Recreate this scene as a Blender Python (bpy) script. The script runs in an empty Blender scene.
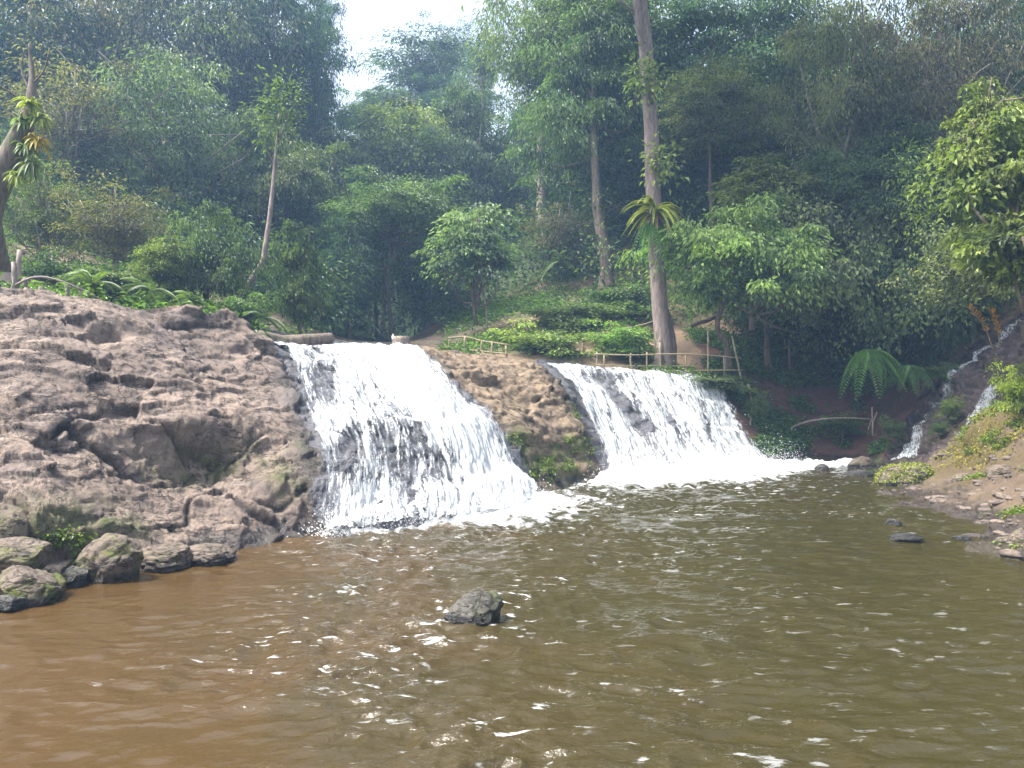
import bpy, math, random
import numpy as np
from mathutils import Vector

random.seed(7)
RNG = np.random.default_rng(7)
SC = bpy.context.scene
COL = SC.collection

# ------------------------------------------------------------------ camera, world, sun, exposure
F, CH = 770.0, 2.35                      # focal length in pixels at 1024 wide; eye height over the pool
cam_d = bpy.data.cameras.new('camera')
cam_d.sensor_width = 36.0
cam_d.lens = F * 36.0 / 1024.0
cam_d.clip_start, cam_d.clip_end = 0.1, 1000
cam = bpy.data.objects.new('camera', cam_d)
COL.objects.link(cam)
cam.location = (0, 0, CH)
cam.rotation_euler = (math.radians(90), 0, 0)
SC.camera = cam

SUN_EL, SUN_AZ = 60.0, -96.0              # azimuth clockwise from +Y
world = bpy.data.worlds.new('World')
SC.world = world
world.use_nodes = True
wn, wl = world.node_tree.nodes, world.node_tree.links
bg = wn['Background']
sky = wn.new('ShaderNodeTexSky')
sky.sky_type = 'NISHITA'
sky.sun_disc = False
sky.sun_elevation = math.radians(SUN_EL)
sky.sun_rotation = math.radians(SUN_AZ)
sky.air_density, sky.dust_density, sky.ozone_density = 1.0, 6.0, 1.0
hs = wn.new('ShaderNodeHueSaturation')
hs.inputs['Saturation'].default_value = 0.36
wl.new(sky.outputs[0], hs.inputs['Color'])
wl.new(hs.outputs[0], bg.inputs['Color'])
bg.inputs['Strength'].default_value = 0.12

sun_d = bpy.data.lights.new('sun', 'SUN')
sun_d.energy = 3.3
sun_d.angle = math.radians(11)
sun_d.color = (1.0, 0.95, 0.87)
sun = bpy.data.objects.new('sun', sun_d)
COL.objects.link(sun)
el, az = math.radians(SUN_EL), math.radians(SUN_AZ)
sdir = Vector((math.cos(el) * math.sin(az), math.cos(el) * math.cos(az), math.sin(el)))
sun.rotation_euler = sdir.to_track_quat('Z', 'Y').to_euler()
sun.location = (-20, 10, 40)

SC.view_settings.view_transform = 'Standard'
SC.view_settings.look = 'None'
SC.view_settings.gamma = 1.0
SC.view_settings.use_curve_mapping = False
SC.view_settings.exposure = 1.95
cy = SC.cycles
cy.max_bounces, cy.diffuse_bounces, cy.glossy_bounces = 5, 2, 2
cy.transmission_bounces, cy.transparent_max_bounces, cy.volume_bounces = 3, 10, 1
cy.use_denoising = True
cy.caustics_reflective = cy.caustics_refractive = False
cy.sample_clamp_indirect = 6.0

# ------------------------------------------------------------------ helpers
def P(px, py, Y):
    return np.array([(px - 512.0) / F * Y, Y, CH + (384.0 - py) / F * Y])

def to_px(v):
    return 512 + F * v[:, 0] / v[:, 1], 384 - F * (v[:, 2] - CH) / v[:, 1]

def hsh(ix, iy, iz, s):
    h = (ix.astype(np.int64) * 374761393 + iy.astype(np.int64) * 668265263 + iz.astype(np.int64) * 2147483647 + s * 974634777) & 0xFFFFFFFF
    h = ((h ^ (h >> 13)) * 1274126177) & 0xFFFFFFFF
    h = ((h ^ (h >> 15)) * 2246822519) & 0xFFFFFFFF
    return ((h ^ (h >> 16)) & 0xFFFFFF) / float(0xFFFFFF)

def vnoise(p, s=0):
    """smooth 3D value noise in -1..1"""
    f = np.floor(p)
    i = f.astype(np.int64)
    t = p - f
    t = t * t * t * (t * (t * 6 - 15) + 10)
    out = 0
    for dx in (0, 1):
        wx = t[:, 0] if dx else 1 - t[:, 0]
        for dy in (0, 1):
            wy = t[:, 1] if dy else 1 - t[:, 1]
            for dz in (0, 1):
                wz = t[:, 2] if dz else 1 - t[:, 2]
                out = out + wx * wy * wz * hsh(i[:, 0] + dx, i[:, 1] + dy, i[:, 2] + dz, s)
    return out * 2 - 1

def fbm(p, o=4, s=0, g=0.5):
    a, r, n = 1.0, 0.0, 0.0
    for k in range(o):
        r = r + a * vnoise(p * (2.03 ** k) + 17.3 * k, s + k)
        n += a
        a *= g
    return r / n

def worley(p, s=0):
    """F1, F2, cell hash x3, offset from the nearest point"""
    f = np.floor(p).astype(np.int64)
    n = len(p)
    d1 = np.full(n, 1e9); d2 = np.full(n, 1e9)
    cid = np.zeros((n, 3)); off = np.zeros((n, 3))
    for dx in (-1, 0, 1):
        for dy in (-1, 0, 1):
            for dz in (-1, 0, 1):
                c = f + np.array([dx, dy, dz])
                q = np.stack([hsh(c[:, 0], c[:, 1], c[:, 2], s + k) for k in range(3)], 1)
                v = p - (c + q)
                d = (v * v).sum(1)
                m = d < d1
                d2 = np.where(m, d1, np.minimum(d2, d))
                d1 = np.where(m, d, d1)
                cid[m] = q[m]; off[m] = v[m]
    return np.sqrt(d1), np.sqrt(d2), cid, off

def sstep(a, b, x):
    t = np.clip((x - a) / (b - a), 0, 1)
    return t * t * (3 - 2 * t)

def link(name, me, parent=None):
    o = bpy.data.objects.new(name, me)
    COL.objects.link(o)
    if parent is not None:
        o.parent = parent
    return o

def tag(o, label=None, cat=None, group=None, kind=None):
    if label: o['label'] = label
    if cat: o['category'] = cat
    if group: o['group'] = group
    if kind: o['kind'] = kind
    return o

def empty(name, loc, label, cat, group=None):
    o = bpy.data.objects.new(name, None)
    o.empty_display_size = 0.2
    COL.objects.link(o)
    o.location = [float(x) for x in loc]
    return tag(o, label, cat, group)

def make_mesh(name, v, faces, mat=None, attrs=None, uv=None, smooth=True):
    """faces: an (n,3) or (n,4) int array, or a list of such arrays"""
    if not isinstance(faces, list):
        faces = [faces]
    faces = [f for f in faces if len(f)]
    me = bpy.data.meshes.new(name)
    v = np.asarray(v, np.float32)
    me.vertices.add(len(v))
    me.vertices.foreach_set('co', v.ravel())
    loops = np.concatenate([f.ravel() for f in faces]).astype(np.int32)
    tot = np.concatenate([np.full(len(f), f.shape[1]) for f in faces])
    start = np.concatenate([[0], np.cumsum(tot)[:-1]]).astype(np.int32)
    me.loops.add(len(loops))
    me.loops.foreach_set('vertex_index', loops)
    me.polygons.add(len(tot))
    me.polygons.foreach_set('loop_start', start)
    me.polygons.foreach_set('use_smooth', np.full(len(tot), smooth))
    if attrs:
        for k, a in attrs.items():
            at = me.attributes.new(k, 'FLOAT', 'POINT')
            at.data.foreach_set('value', np.asarray(a, np.float32))
    if uv is not None:
        l = me.uv_layers.new(name='flow')
        l.data.foreach_set('uv', np.asarray(uv, np.float32)[loops].ravel())
    me.update(calc_edges=True)
    if mat: me.materials.append(mat)
    return me

class MB:
    """collects tubes, boxes and lumps into one mesh"""
    def __init__(s):
        s.v, s.q, s.t, s.n = [], [], [], 0
    def add(s, v, q=None, t=None):
        if q is not None and len(q): s.q.append(np.asarray(q) + s.n)
        if t is not None and len(t): s.t.append(np.asarray(t) + s.n)
        s.v.append(np.asarray(v, float)); s.n += len(v)
    def tube(s, path, rad, seg=8, wob=0.0, seed=0):
        path = np.asarray(path, float); k = len(path)
        rad = np.broadcast_to(np.asarray(rad, float), (k,))
        tg = np.gradient(path, axis=0)
        tg /= np.linalg.norm(tg, axis=1, keepdims=True) + 1e-9
        ref = np.array([0.0, 0.0, 1.0]) if abs(tg[:, 2]).mean() < 0.8 else np.array([0.0, 1.0, 0.0])
        a = np.cross(tg, ref); a /= np.linalg.norm(a, axis=1, keepdims=True) + 1e-9
        b = np.cross(tg, a)
        th = np.arange(seg) / seg * 2 * math.pi
        ring = a[:, None] * np.cos(th)[None, :, None] + b[:, None] * np.sin(th)[None, :, None]
        r = rad[:, None] * np.ones(seg)[None]
        if wob:
            pp = (path[:, None] + ring * rad[:, None, None]).reshape(-1, 3)
            r = r * (1 + wob * fbm(pp * 2.2 / max(rad.mean() * 4, 0.1), 3, seed).reshape(k, seg))
        v = (path[:, None] + ring * r[:, :, None]).reshape(-1, 3)
        q = []
        for i in range(k - 1):
            for j in range(seg):
                q.append((i * seg + j, i * seg + (j + 1) % seg, (i + 1) * seg + (j + 1) % seg, (i + 1) * seg + j))
        c0, c1 = len(v), len(v) + 1
        v = np.vstack([v, path[:1], path[-1:]])
        t = [(c0, (j + 1) % seg, j) for j in range(seg)] + [(c1, (k - 1) * seg + j, (k - 1) * seg + (j + 1) % seg) for j in range(seg)]
        s.add(v, q, t)
    def box(s, c, sx, sy, sz, rz=0.0):
        v = np.array([(x, y, z) for z in (-1, 1) for y in (-1, 1) for x in (-1, 1)], float) * np.array([sx, sy, sz]) / 2
        cs, sn = math.cos(rz), math.sin(rz)
        v = np.stack([v[:, 0] * cs - v[:, 1] * sn, v[:, 0] * sn + v[:, 1] * cs, v[:, 2]], 1) + np.asarray(c, float)
        s.add(v, [(0, 2, 3, 1), (4, 5, 7, 6), (0, 1, 5, 4), (2, 6, 7, 3), (0, 4, 6, 2), (1, 3, 7, 5)])
    def mesh(s, name, mat, smooth=True):
        f = []
        if s.q: f.append(np.concatenate(s.q))
        if s.t: f.append(np.concatenate(s.t))
        return make_mesh(name, np.concatenate(s.v), f, mat, smooth=smooth)
    def build(s, name, mat, parent=None, smooth=True, loc=None):
        if loc is not None:
            s.v = [x - np.asarray(loc, float) for x in s.v]
        return link(name, s.mesh(name, mat, smooth), parent)

def spline(pts, n):
    """Catmull-Rom through points (any width), n samples"""
    p = np.asarray(pts, float)
    p = np.vstack([2 * p[0] - p[1], p, 2 * p[-1] - p[-2]])
    m = len(p) - 3
    t = np.linspace(0, m - 1e-6, n)
    i = t.astype(int); f = (t - i)[:, None]
    a, b, c, d = p[i], p[i + 1], p[i + 2], p[i + 3]
    return 0.5 * (2 * b + (c - a) * f + (2 * a - 5 * b + 4 * c - d) * f ** 2 + (3 * b - a - 3 * c + d) * f ** 3)

# ------------------------------------------------------------------ materials
class NT:
    def __init__(s, name):
        s.m = bpy.data.materials.new(name); s.m.use_nodes = True
        s.n, s.l = s.m.node_tree.nodes, s.m.node_tree.links
        s.b = s.n['Principled BSDF']; s.out = s.n['Material Output']
    def new(s, t, **k):
        x = s.n.new(t)
        for a, v in k.items():
            if a in x.bl_rna.properties: setattr(x, a, v)
            else: s.put(x, a, v)
        return x
    def put(s, x, key, v):
        if hasattr(v, 'is_output'): s.l.new(v, x.inputs[key])
        else: x.inputs[key].default_value = v
    def noise(s, vec, scale, detail=4, rough=0.55, dist=0.0):
        x = s.new('ShaderNodeTexNoise'); s.put(x, 'Vector', vec)
        for k, v in (('Scale', scale), ('Detail', detail), ('Roughness', rough), ('Distortion', dist)): x.inputs[k].default_value = v
        return x.outputs['Fac']
    def ramp(s, fac, a, b, lo=0.0, hi=1.0):
        x = s.new('ShaderNodeMapRange', interpolation_type='SMOOTHSTEP'); s.put(x, 0, fac)
        for i, v in enumerate((a, b, lo, hi)): x.inputs[i + 1].default_value = v
        return x.outputs[0]
    def mix(s, fac, a, b, mode='MIX'):
        x = s.new('ShaderNodeMix', data_type='RGBA', blend_type=mode)
        for k, v in ((0, fac), (6, a), (7, b)):
            if hasattr(v, 'is_output'): s.l.new(v, x.inputs[k])
            else: x.inputs[k].default_value = v if k == 0 else (tuple(v) + (1,))[:4]
        return x.outputs[2]
    def math(s, op, a, b=0.0, clamp=False):
        x = s.new('ShaderNodeMath', operation=op, use_clamp=clamp); s.put(x, 0, a); s.put(x, 1, b)
        return x.outputs[0]
    def attr(s, name):
        x = s.new('ShaderNodeAttribute', attribute_name=name)
        return x.outputs['Fac']
    def bump(s, h, strength, dist, normal=None):
        x = s.new('ShaderNodeBump'); s.put(x, 'Height', h)
        x.inputs['Strength'].default_value = strength; x.inputs['Distance'].default_value = dist
        if normal is not None: s.l.new(normal, x.inputs['Normal'])
        return x.outputs[0]
    def coords(s, kind='Object'):
        return s.new('ShaderNodeTexCoord').outputs[kind]

def rock_mat(name, a, b, dark, moss_col=(0.075, 0.095, 0.018), moss_gain=1.0, wet_col=0.32):
    t = NT(name); co = t.coords()
    n1 = t.noise(co, 0.7, 5, 0.6, 0.4); n2 = t.noise(co, 3.1, 6, 0.65); n3 = t.noise(co, 22, 5, 0.7); n4 = t.noise(co, 1.6, 6, 0.7, 1.0)
    c = t.mix(t.ramp(n1, 0.38, 0.62), a, b)
    c = t.mix(t.ramp(n2, 0.50, 0.68, 0, 0.75), c, dark)
    c = t.mix(t.ramp(n4, 0.60, 0.72, 0, 0.55), c, tuple(min(1, x * 1.35) for x in b))
    c = t.mix(t.ramp(n3, 0.48, 0.75, 0, 0.6), c, tuple(x * 0.6 for x in dark))
    c = t.mix(t.ramp(t.noise(co, 45, 2, 0.6), 0.62, 0.72, 0, 0.5), c, tuple(min(1, x * 1.6) for x in b))
    c = t.mix(t.ramp(t.noise(co, 0.9, 5, 0.65, 0.8), 0.5, 0.64, 0, 0.55), c, (a[0] * .82, a[1] * .86, a[2] * 1.02))
    crack_shade = t.attr('crack')
    c = t.mix(t.math('MULTIPLY', crack_shade, 0.95), c, tuple(x * 0.5 for x in dark))  # dark cracks, plus shade painted into pits and ledge recesses
    ms = t.math('MULTIPLY', t.attr('moss'), t.ramp(n2, 0.35, 0.6), True)
    mc = t.mix(n3, tuple(x * 0.5 for x in moss_col), tuple(x * 1.5 for x in moss_col))
    c = t.mix(t.math('MULTIPLY', ms, moss_gain, True), c, mc)
    w = t.attr('wet')
    cw = t.mix(1.0, c, (wet_col * 0.95, wet_col, wet_col * 1.06), 'MULTIPLY')
    c = t.mix(w, c, cw)
    t.l.new(c, t.b.inputs['Base Color'])
    t.l.new(t.ramp(w, 0, 1, 0.85, 0.28), t.b.inputs['Roughness'])
    t.b.inputs['Specular IOR Level'].default_value = 0.35
    n5 = t.noise(co, 60, 3, 0.7)
    mp = t.new('ShaderNodeMapping'); t.put(mp, 'Vector', co); mp.inputs['Rotation'].default_value = (0.25, 0.2, 0); mp.inputs['Scale'].default_value = (0.6, 1.0, 1.7)
    lines = 0.0
    for sc_, wd in ((0.8, .012), (2.0, .014), (4.6, .013)):
        r_ = t.math('ABSOLUTE', t.math('SUBTRACT', t.noise(mp.outputs[0], sc_, 6, 0.6, 0.8), 0.5))
        gate = t.ramp(t.noise(co, sc_ * .8, 2), 0.42, 0.58)
        lines = t.math('MAXIMUM', lines, t.math('MULTIPLY', t.ramp(r_, 0.0, wd, 1.0, 0.0), gate))
    h = t.math('ADD', t.math('MULTIPLY', n2, 0.6), t.math('MULTIPLY', n3, 0.45))
    h = t.math('ADD', h, t.math('MULTIPLY', n5, 0.16))
    h = t.math('SUBTRACT', h, t.math('MULTIPLY', crack_shade, 0.25))
    h = t.math('SUBTRACT', h, t.math('MULTIPLY', lines, 0.35))
    c = t.mix(t.math('MULTIPLY', lines, 0.85), c, tuple(x * 0.3 for x in dark))
    t.l.new(c, t.b.inputs['Base Color'])
    t.l.new(t.bump(h, 0.8, 0.09), t.b.inputs['Normal'])
    return t.m

def soil_mat(name, a, b, green=(0.05, 0.085, 0.018)):
    t = NT(name); co = t.coords()
    n1 = t.noise(co, 0.9, 5, 0.6, 0.3); n2 = t.noise(co, 6, 6, 0.7); n3 = t.noise(co, 30, 4, 0.7)
    c = t.mix(t.ramp(n1, 0.35, 0.65), a, b)
    c = t.mix(t.ramp(n2, 0.4, 0.75, 0, 0.6), c, tuple(x * 0.45 for x in a))
    ms = t.math('MULTIPLY', t.attr('moss'), t.ramp(n2, 0.3, 0.55), True)
    c = t.mix(ms, c, t.mix(n3, tuple(x * 0.5 for x in green), tuple(x * 1.4 for x in green)))
    c = t.mix(t.attr('wet'), c, t.mix(1.0, c, (0.35, 0.35, 0.36), 'MULTIPLY'))
    t.l.new(c, t.b.inputs['Base Color'])
    t.l.new(t.ramp(t.attr('wet'), 0, 1, 0.95, 0.4), t.b.inputs['Roughness'])
    t.l.new(t.bump(t.math('ADD', n2, t.math('MULTIPLY', n3, 0.5)), 0.8, 0.06), t.b.inputs['Normal'])
    return t.m

def leaf_mat(name='leaf', trans=0.36, rough=0.5):
    t = NT(name)
    oi = t.new('ShaderNodeObjectInfo')
    ti = t.attr('tint')
    c = t.mix(ti, (0.58, 0.64, 0.72), (3.2, 3.0, 2.0))
    c = t.mix(1.0, oi.outputs['Color'], c, 'MULTIPLY')
    n = t.noise(t.coords('Object'), 0.45, 3)
    c = t.mix(t.ramp(n, 0.35, 0.65, 0, 0.55), c, t.mix(1.0, c, (0.62, 0.78, 0.8), 'MULTIPLY'))
    t.l.new(c, t.b.inputs['Base Color'])
    t.b.inputs['Roughness'].default_value = rough
    t.b.inputs['Specular IOR Level'].default_value = 0.35
    tr = t.new('ShaderNodeBsdfTranslucent')
    t.l.new(t.mix(1.0, c, (1.35, 1.5, 0.6), 'MULTIPLY'), tr.inputs['Color'])
    mx = t.new('ShaderNodeMixShader'); mx.inputs[0].default_value = trans
    t.l.new(t.b.outputs[0], mx.inputs[1]); t.l.new(tr.outputs[0], mx.inputs[2])
    t.l.new(mx.outputs[0], t.out.inputs['Surface'])
    return t.m

def bark_mat(name, a, b, moss=0.3, scale=1.0):
    t = NT(name); co = t.coords()
    mp = t.new('ShaderNodeMapping'); t.put(mp, 'Vector', co); mp.inputs['Scale'].default_value = (1, 1, 0.22)
    n1 = t.noise(mp.outputs[0], 14 * scale, 5, 0.65, 0.4); n2 = t.noise(co, 1.6 * scale, 5, 0.6); n3 = t.noise(co, 26 * scale, 3)
    c = t.mix(t.ramp(n1, 0.35, 0.65), a, b)
    c = t.mix(t.ramp(n2, 0.52, 0.66, 0, moss), c, (0.07, 0.085, 0.03))
    c = t.mix(t.ramp(n3, 0.62, 0.75, 0, 0.35), c, tuple(min(1, x * 1.5) for x in b))
    t.l.new(c, t.b.inputs['Base Color'])
    t.b.inputs['Roughness'].default_value = 0.9
    t.l.new(t.bump(n1, 0.8, 0.03), t.b.inputs['Normal'])
    return t.m

M = {}
M['rock'] = rock_mat('bedrock', (0.168, 0.126, 0.101), (0.245, 0.186, 0.147), (0.07, 0.054, 0.047))
M['rock_mid'] = rock_mat('outcrop_rock', (0.19, 0.138, 0.09), (0.265, 0.195, 0.126), (0.08, 0.06, 0.042), moss_gain=1.6)
M['rock_wet'] = rock_mat('wet_rock', (0.24, 0.225, 0.235), (0.32, 0.3, 0.31), (0.11, 0.1, 0.11), wet_col=0.42)
M['rock_dark'] = rock_mat('damp_purple_rock', (0.12, 0.078, 0.078), (0.155, 0.105, 0.095), (0.045, 0.032, 0.034), moss_col=(0.12, 0.12, 0.015))
M['boulder'] = rock_mat('boulder_rock', (0.14, 0.108, 0.086), (0.2, 0.155, 0.12), (0.07, 0.057, 0.047), moss_col=(0.095, 0.11, 0.02), moss_gain=2.2)
M['boulder_grey'] = rock_mat('grey_boulder_rock', (0.085, 0.08, 0.07), (0.13, 0.122, 0.105), (0.04, 0.037, 0.033), moss_col=(0.075, 0.09, 0.025))
M['soil'] = soil_mat('slope_soil', (0.11, 0.075, 0.045), (0.2, 0.135, 0.08))
M['red_soil'] = soil_mat('red_soil', (0.10, 0.048, 0.038), (0.16, 0.07, 0.042))
M['shore'] = soil_mat('shore_gravel', (0.075, 0.049, 0.031), (0.11, 0.077, 0.048), green=(0.085, 0.066, 0.012))
M['hill'] = soil_mat('forest_floor', (0.025, 0.03, 0.015), (0.035, 0.045, 0.02))
M['leaf'] = leaf_mat()
M['bark_pink'] = bark_mat('pinkish_bark', (0.145, 0.108, 0.092), (0.255, 0.2, 0.175), 0.25)
M['bark'] = bark_mat('brown_bark', (0.085, 0.062, 0.045), (0.17, 0.13, 0.1), 0.6)
M['bark_pale'] = bark_mat('pale_bark', (0.17, 0.135, 0.105), (0.28, 0.235, 0.185), 0.3)
M['bamboo'] = bark_mat('weathered_bamboo', (0.2, 0.16, 0.09), (0.34, 0.28, 0.17), 0.1, 2.0)
M['driftwood'] = bark_mat('driftwood', (0.2, 0.16, 0.14), (0.33, 0.27, 0.235), 0.05, 2.0)

# ------------------------------------------------------------------ terrain shape: control points -> smooth height field
CTL = []
def ctl(*pts):
    for p in pts: CTL.append(P(*p))
def ctlw(*pts):
    for p in pts: CTL.append(np.array(p, float))
# pool bed
ctlw((0, 3, -.9), (-4, 5, -.8), (4, 5, -.9), (-8, 5, -.6), (8, 5, -.7), (0, 7, -1), (-2, 9, -.9), (2, 10, -1), (5, 9, -.8), (0, 11.3, -.7), (3, 14, -.8), (6, 13, -.7),
     (6, 17, -.5), (2.5, 16.3, -.5), (4, 17.6, -.5), (-3.2, 10.2, -.55), (-5.3, 7.3, -.5), (-7, 6.3, -.35), (7.6, 18.8, -.3), (6.6, 10, -.5), (8.4, 8, -.3), (12, 6, -.2), (-14, 4, .1), (16, 3, .1))
# waterline of the left rock and its slope
for x, y in ((0, 603), (30, 597), (60, 583), (100, 577), (145, 570), (180, 560), (230, 552), (270, 545), (310, 541), (328, 534)):
    ctl((x, y, CH * F / (y - 384)))
ctl((-60, 600, 8.3), (-120, 560, 8.6), (-100, 440, 10), (-60, 350, 12),
    (50, 500, 9.7), (0, 520, 9.2), (150, 505, 10.9), (0, 450, 10.2), (50, 400, 11.2), (150, 430, 12.0), (250, 485, 11.9), (250, 400, 14), (100, 350, 13), (200, 350, 15),
    (0, 350, 12.2), (0, 400, 11), (100, 460, 10.9), (200, 400, 13),
    (0, 290, 13.8), (50, 294, 14.2), (100, 299, 14.6), (180, 304, 15.6), (230, 315, 16.3), (262, 335, 16.9), (-60, 275, 13.6),
    (285, 400, 14.6), (300, 440, 13.4), (305, 480, 12.5), (290, 520, 12.0), (312, 520, 12.2))
# first fall
ctl((275, 354, 17.2), (340, 350, 18.6), (400, 352, 19.6), (440, 358, 19.3), (300, 385, 15.9), (312, 430, 13.9), (330, 400, 15.1), (400, 430, 14.7), (360, 440, 14.0), (420, 388, 17.5), (470, 436, 16.1), (475, 408, 17.4), (510, 460, 16.2),
    (350, 370, 17.0), (335, 535, 12.0), (400, 527, 12.6), (460, 520, 13.2), (520, 503, 15.2), (533, 494, 16.5), (360, 490, 12.9), (430, 480, 13.8))
# middle outcrop
ctl((450, 352, 20.2), (490, 357, 20.7), (535, 367, 21.2), (560, 385, 20.6), (580, 430, 19.4), (604, 478, 18.7), (500, 395, 18.6), (540, 440, 17.8), (560, 486, 17.5), (530, 405, 19), (575, 482, 18), (520, 430, 17.3))
# second fall
ctl((545, 371, 22), (600, 374, 23), (650, 378, 23.6), (710, 391, 23.6), (620, 482, 18.6), (700, 479, 19.3), (760, 471, 21), (840, 466, 22.3), (650, 430, 21), (600, 420, 20.5), (700, 430, 21.6), (740, 440, 22.5), (760, 458, 22.0), (640, 395, 22.8), (570, 380, 21.8))
# bank to the right of it
ctl((750, 400, 24.6), (772, 440, 23.4), (800, 400, 26), (800, 457, 23.6), (860, 400, 27), (860, 460, 23.6), (820, 430, 25), (890, 420, 26), (745, 385, 25.2), (800, 335, 28.5), (860, 290, 29.5), (930, 335, 27.5), (940, 235, 31), (800, 260, 32.5), (1010, 260, 28))
# trickle rock and right shore
ctl((888, 457, 21.9), (930, 457, 21), (960, 447, 20.5), (905, 440, 22.3), (930, 405, 23), (960, 370, 23.5), (1000, 338, 24), (1024, 325, 24), (1080, 290, 24.5), (985, 400, 22), (1024, 360, 22),
    (1024, 402, 17.5), (985, 430, 18), (972, 457, 17.7), (1024, 440, 16), (1080, 400, 16), (1024, 470, 15), (985, 478, 15.5), (940, 465, 17.8), (930, 490, 16), (1000, 500, 13.8), (1030, 540, 11.3), (1080, 530, 11), (1130, 500, 11),
    (1120, 340, 15.5), (1200, 250, 16),
    (870, 478, 19.2), (885, 492, 16.7), (905, 505, 14.95), (940, 517, 13.6), (985, 548, 11.0), (1024, 559, 10.3), (1090, 570, 9.7), (880, 468, 20.5))
# ground behind
ctlw((-4.8, 26, 3.1), (-3, 26, 3.1), (-6.4, 35, 3.2), (-4, 35, 3.2), (-8.3, 45, 3.2), (-5.1, 45, 3.2), (-6.5, 58, 3.5))
ctlw((-9.3, 14.6, 3.75), (-7.7, 15.6, 3.75), (-6.6, 16.9, 3.6), (-5.6, 18.5, 3.35), (-4.3, 20, 3.3), (-2.4, 22, 3.2), (-1, 24, 3.2), (-14, 15, 4), (-20, 12, 5))
ctl((60, 297, 17.5), (200, 312, 21), (280, 332, 23), (100, 250, 28), (250, 300, 27), (330, 335, 27), (370, 335, 40), (0, 150, 40), (200, 150, 46), (420, 200, 62), (450, 190, 85), (450, 170, 150), (380, 180, 120), (520, 150, 110), (700, 150, 46), (900, 150, 37), (1010, 200, 29), (1200, 50, 40), (-200, 50, 36), (560, 200, 50), (300, 180, 60), (350, 305, 60), (395, 341, 52), (380, 343, 32), (410, 343, 32), (345, 343, 30),
    (450, 345, 25.5), (480, 330, 28), (540, 310, 31), (600, 290, 33), (620, 350, 26.5), (660, 366, 25), (560, 355, 25), (520, 350, 25), (700, 335, 28), (740, 330, 29), (590, 366, 24.2), (640, 372, 24.5), (700, 372, 25), (420, 340, 26), (390, 342, 23), (430, 320, 34), (545, 225, 40))
CTL = np.array(CTL)
_c = CTL[:, :2]
_A = np.linalg.norm(_c[:, None] - _c[None], axis=2)
_n = len(_c)
_K = np.zeros((_n + 3, _n + 3))
_K[:_n, :_n] = _A + np.eye(_n) * -0.02
_K[:_n, _n] = 1; _K[:_n, _n + 1:] = _c; _K[_n, :_n] = 1; _K[_n + 1:, :_n] = _c.T
_w = np.linalg.solve(_K, np.concatenate([CTL[:, 2], [0, 0, 0]]))

def height(X, Y):
    X = np.asarray(X, float); Y = np.asarray(Y, float)
    sh = X.shape; X = X.ravel(); Y = Y.ravel()
    out = np.empty(len(X))
    for i in range(0, len(X), 40000):
        x, y = X[i:i + 40000], Y[i:i + 40000]
        d = np.sqrt((x[:, None] - _c[None, :, 0]) ** 2 + (y[:, None] - _c[None, :, 1]) ** 2)
        out[i:i + 40000] = d @ _w[:_n] + _w[_n] + _w[_n + 1] * x + _w[_n + 2] * y
    return out.reshape(sh)

def hz(x, y): return float(height(np.array([x]), np.array([y]))[0])

def bX(px, Y): return (px - 512) / F * Y
def border(rows):
    ys = np.array([r[1] for r in rows], float); xs = np.array([bX(*r) for r in rows])
    return lambda Y: np.interp(Y, ys, xs)
bA = border([(335, 11.6), (326, 12.2), (314, 12.8), (303, 14), (286, 15.5), (264, 16.9), (250, 18.5), (240, 22)])
bB = border([(536, 16.5), (522, 16.8), (503, 17.1), (478, 17.6), (448, 18.3), (424, 19.3), (405, 20.1), (395, 22)])
bC = border([(610, 18.3), (600, 18.8), (584, 19.4), (562, 20.6), (546, 21.5), (538, 23), (535, 25)])
bD = border([(850, 18), (800, 20.5), (780, 21.5), (753, 22.3), (737, 23.0), (722, 23.6), (712, 25)])
bE = border([(865, 17), (870, 19), (880, 22), (908, 24), (930, 27)])

# near terrain grid: a fan in front of the camera, finer where it is near
NU, NY = 820, 720
us = np.linspace(-0.98, 0.98, NU)
ys = 5.2 * (36.0 / 5.2) ** np.linspace(0, 1, NY)
Yg, Ug = np.meshgrid(ys, us, indexing='ij')
Xg = Ug * Yg
Zg = height(Xg, Yg)
B = np.stack([Xg, Yg, Zg], 2)
du = np.gradient(B, axis=1); dv = np.gradient(B, axis=0)
Ng = np.cross(du, dv); Ng /= np.linalg.norm(Ng, axis=2, keepdims=True)
Bf, Nf = B.reshape(-1, 3), Ng.reshape(-1, 3)

jit = 0.25 * fbm(Bf * 1.3, 3, 5)
Xj, Yj = Bf[:, 0] + jit, Bf[:, 1] + 0.6 * jit
REG = np.full(len(Bf), 7)                                        # 7 ground
yb = np.interp(Xj, [-16, -9.3, -7.7, -6.6, -5.5, -4.5], [13.5, 13.9, 14.7, 15.7, 16.9, 17.2])
A_, B_, C_, D_, E_ = bA(Yj), bB(Yj), bC(Yj), bD(Yj), bE(Yj)
REG[(Xj < A_) & (Yj < yb + 0.15)] = 1                            # left bedrock
REG[(Xj >= A_) & (Xj < B_) & (Yj < 21.6)] = 2                    # bed of the first fall
REG[(Xj >= B_) & (Xj < C_) & (Yj < 21.9) & (Yj > 15)] = 3        # middle outcrop
REG[(Xj >= C_) & (Xj < D_) & (Yj < 24.1) & (Yj > 17)] = 4        # bed of the second fall
REG[(Xj >= D_) & (Xj < E_) & (Yj < 28.5) & (Yj > 19)] = 5        # red earth bank
REG[(Xj >= E_) & (Yj >= 18.6) & (Yj < 25.2)] = 6                 # trickle rock
REG[(Xj >= 5) & (Yj < 18.6)] = 8                                 # right shore
REG[(Bf[:, 2] < -0.32)] = 9                                      # pool bed

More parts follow.
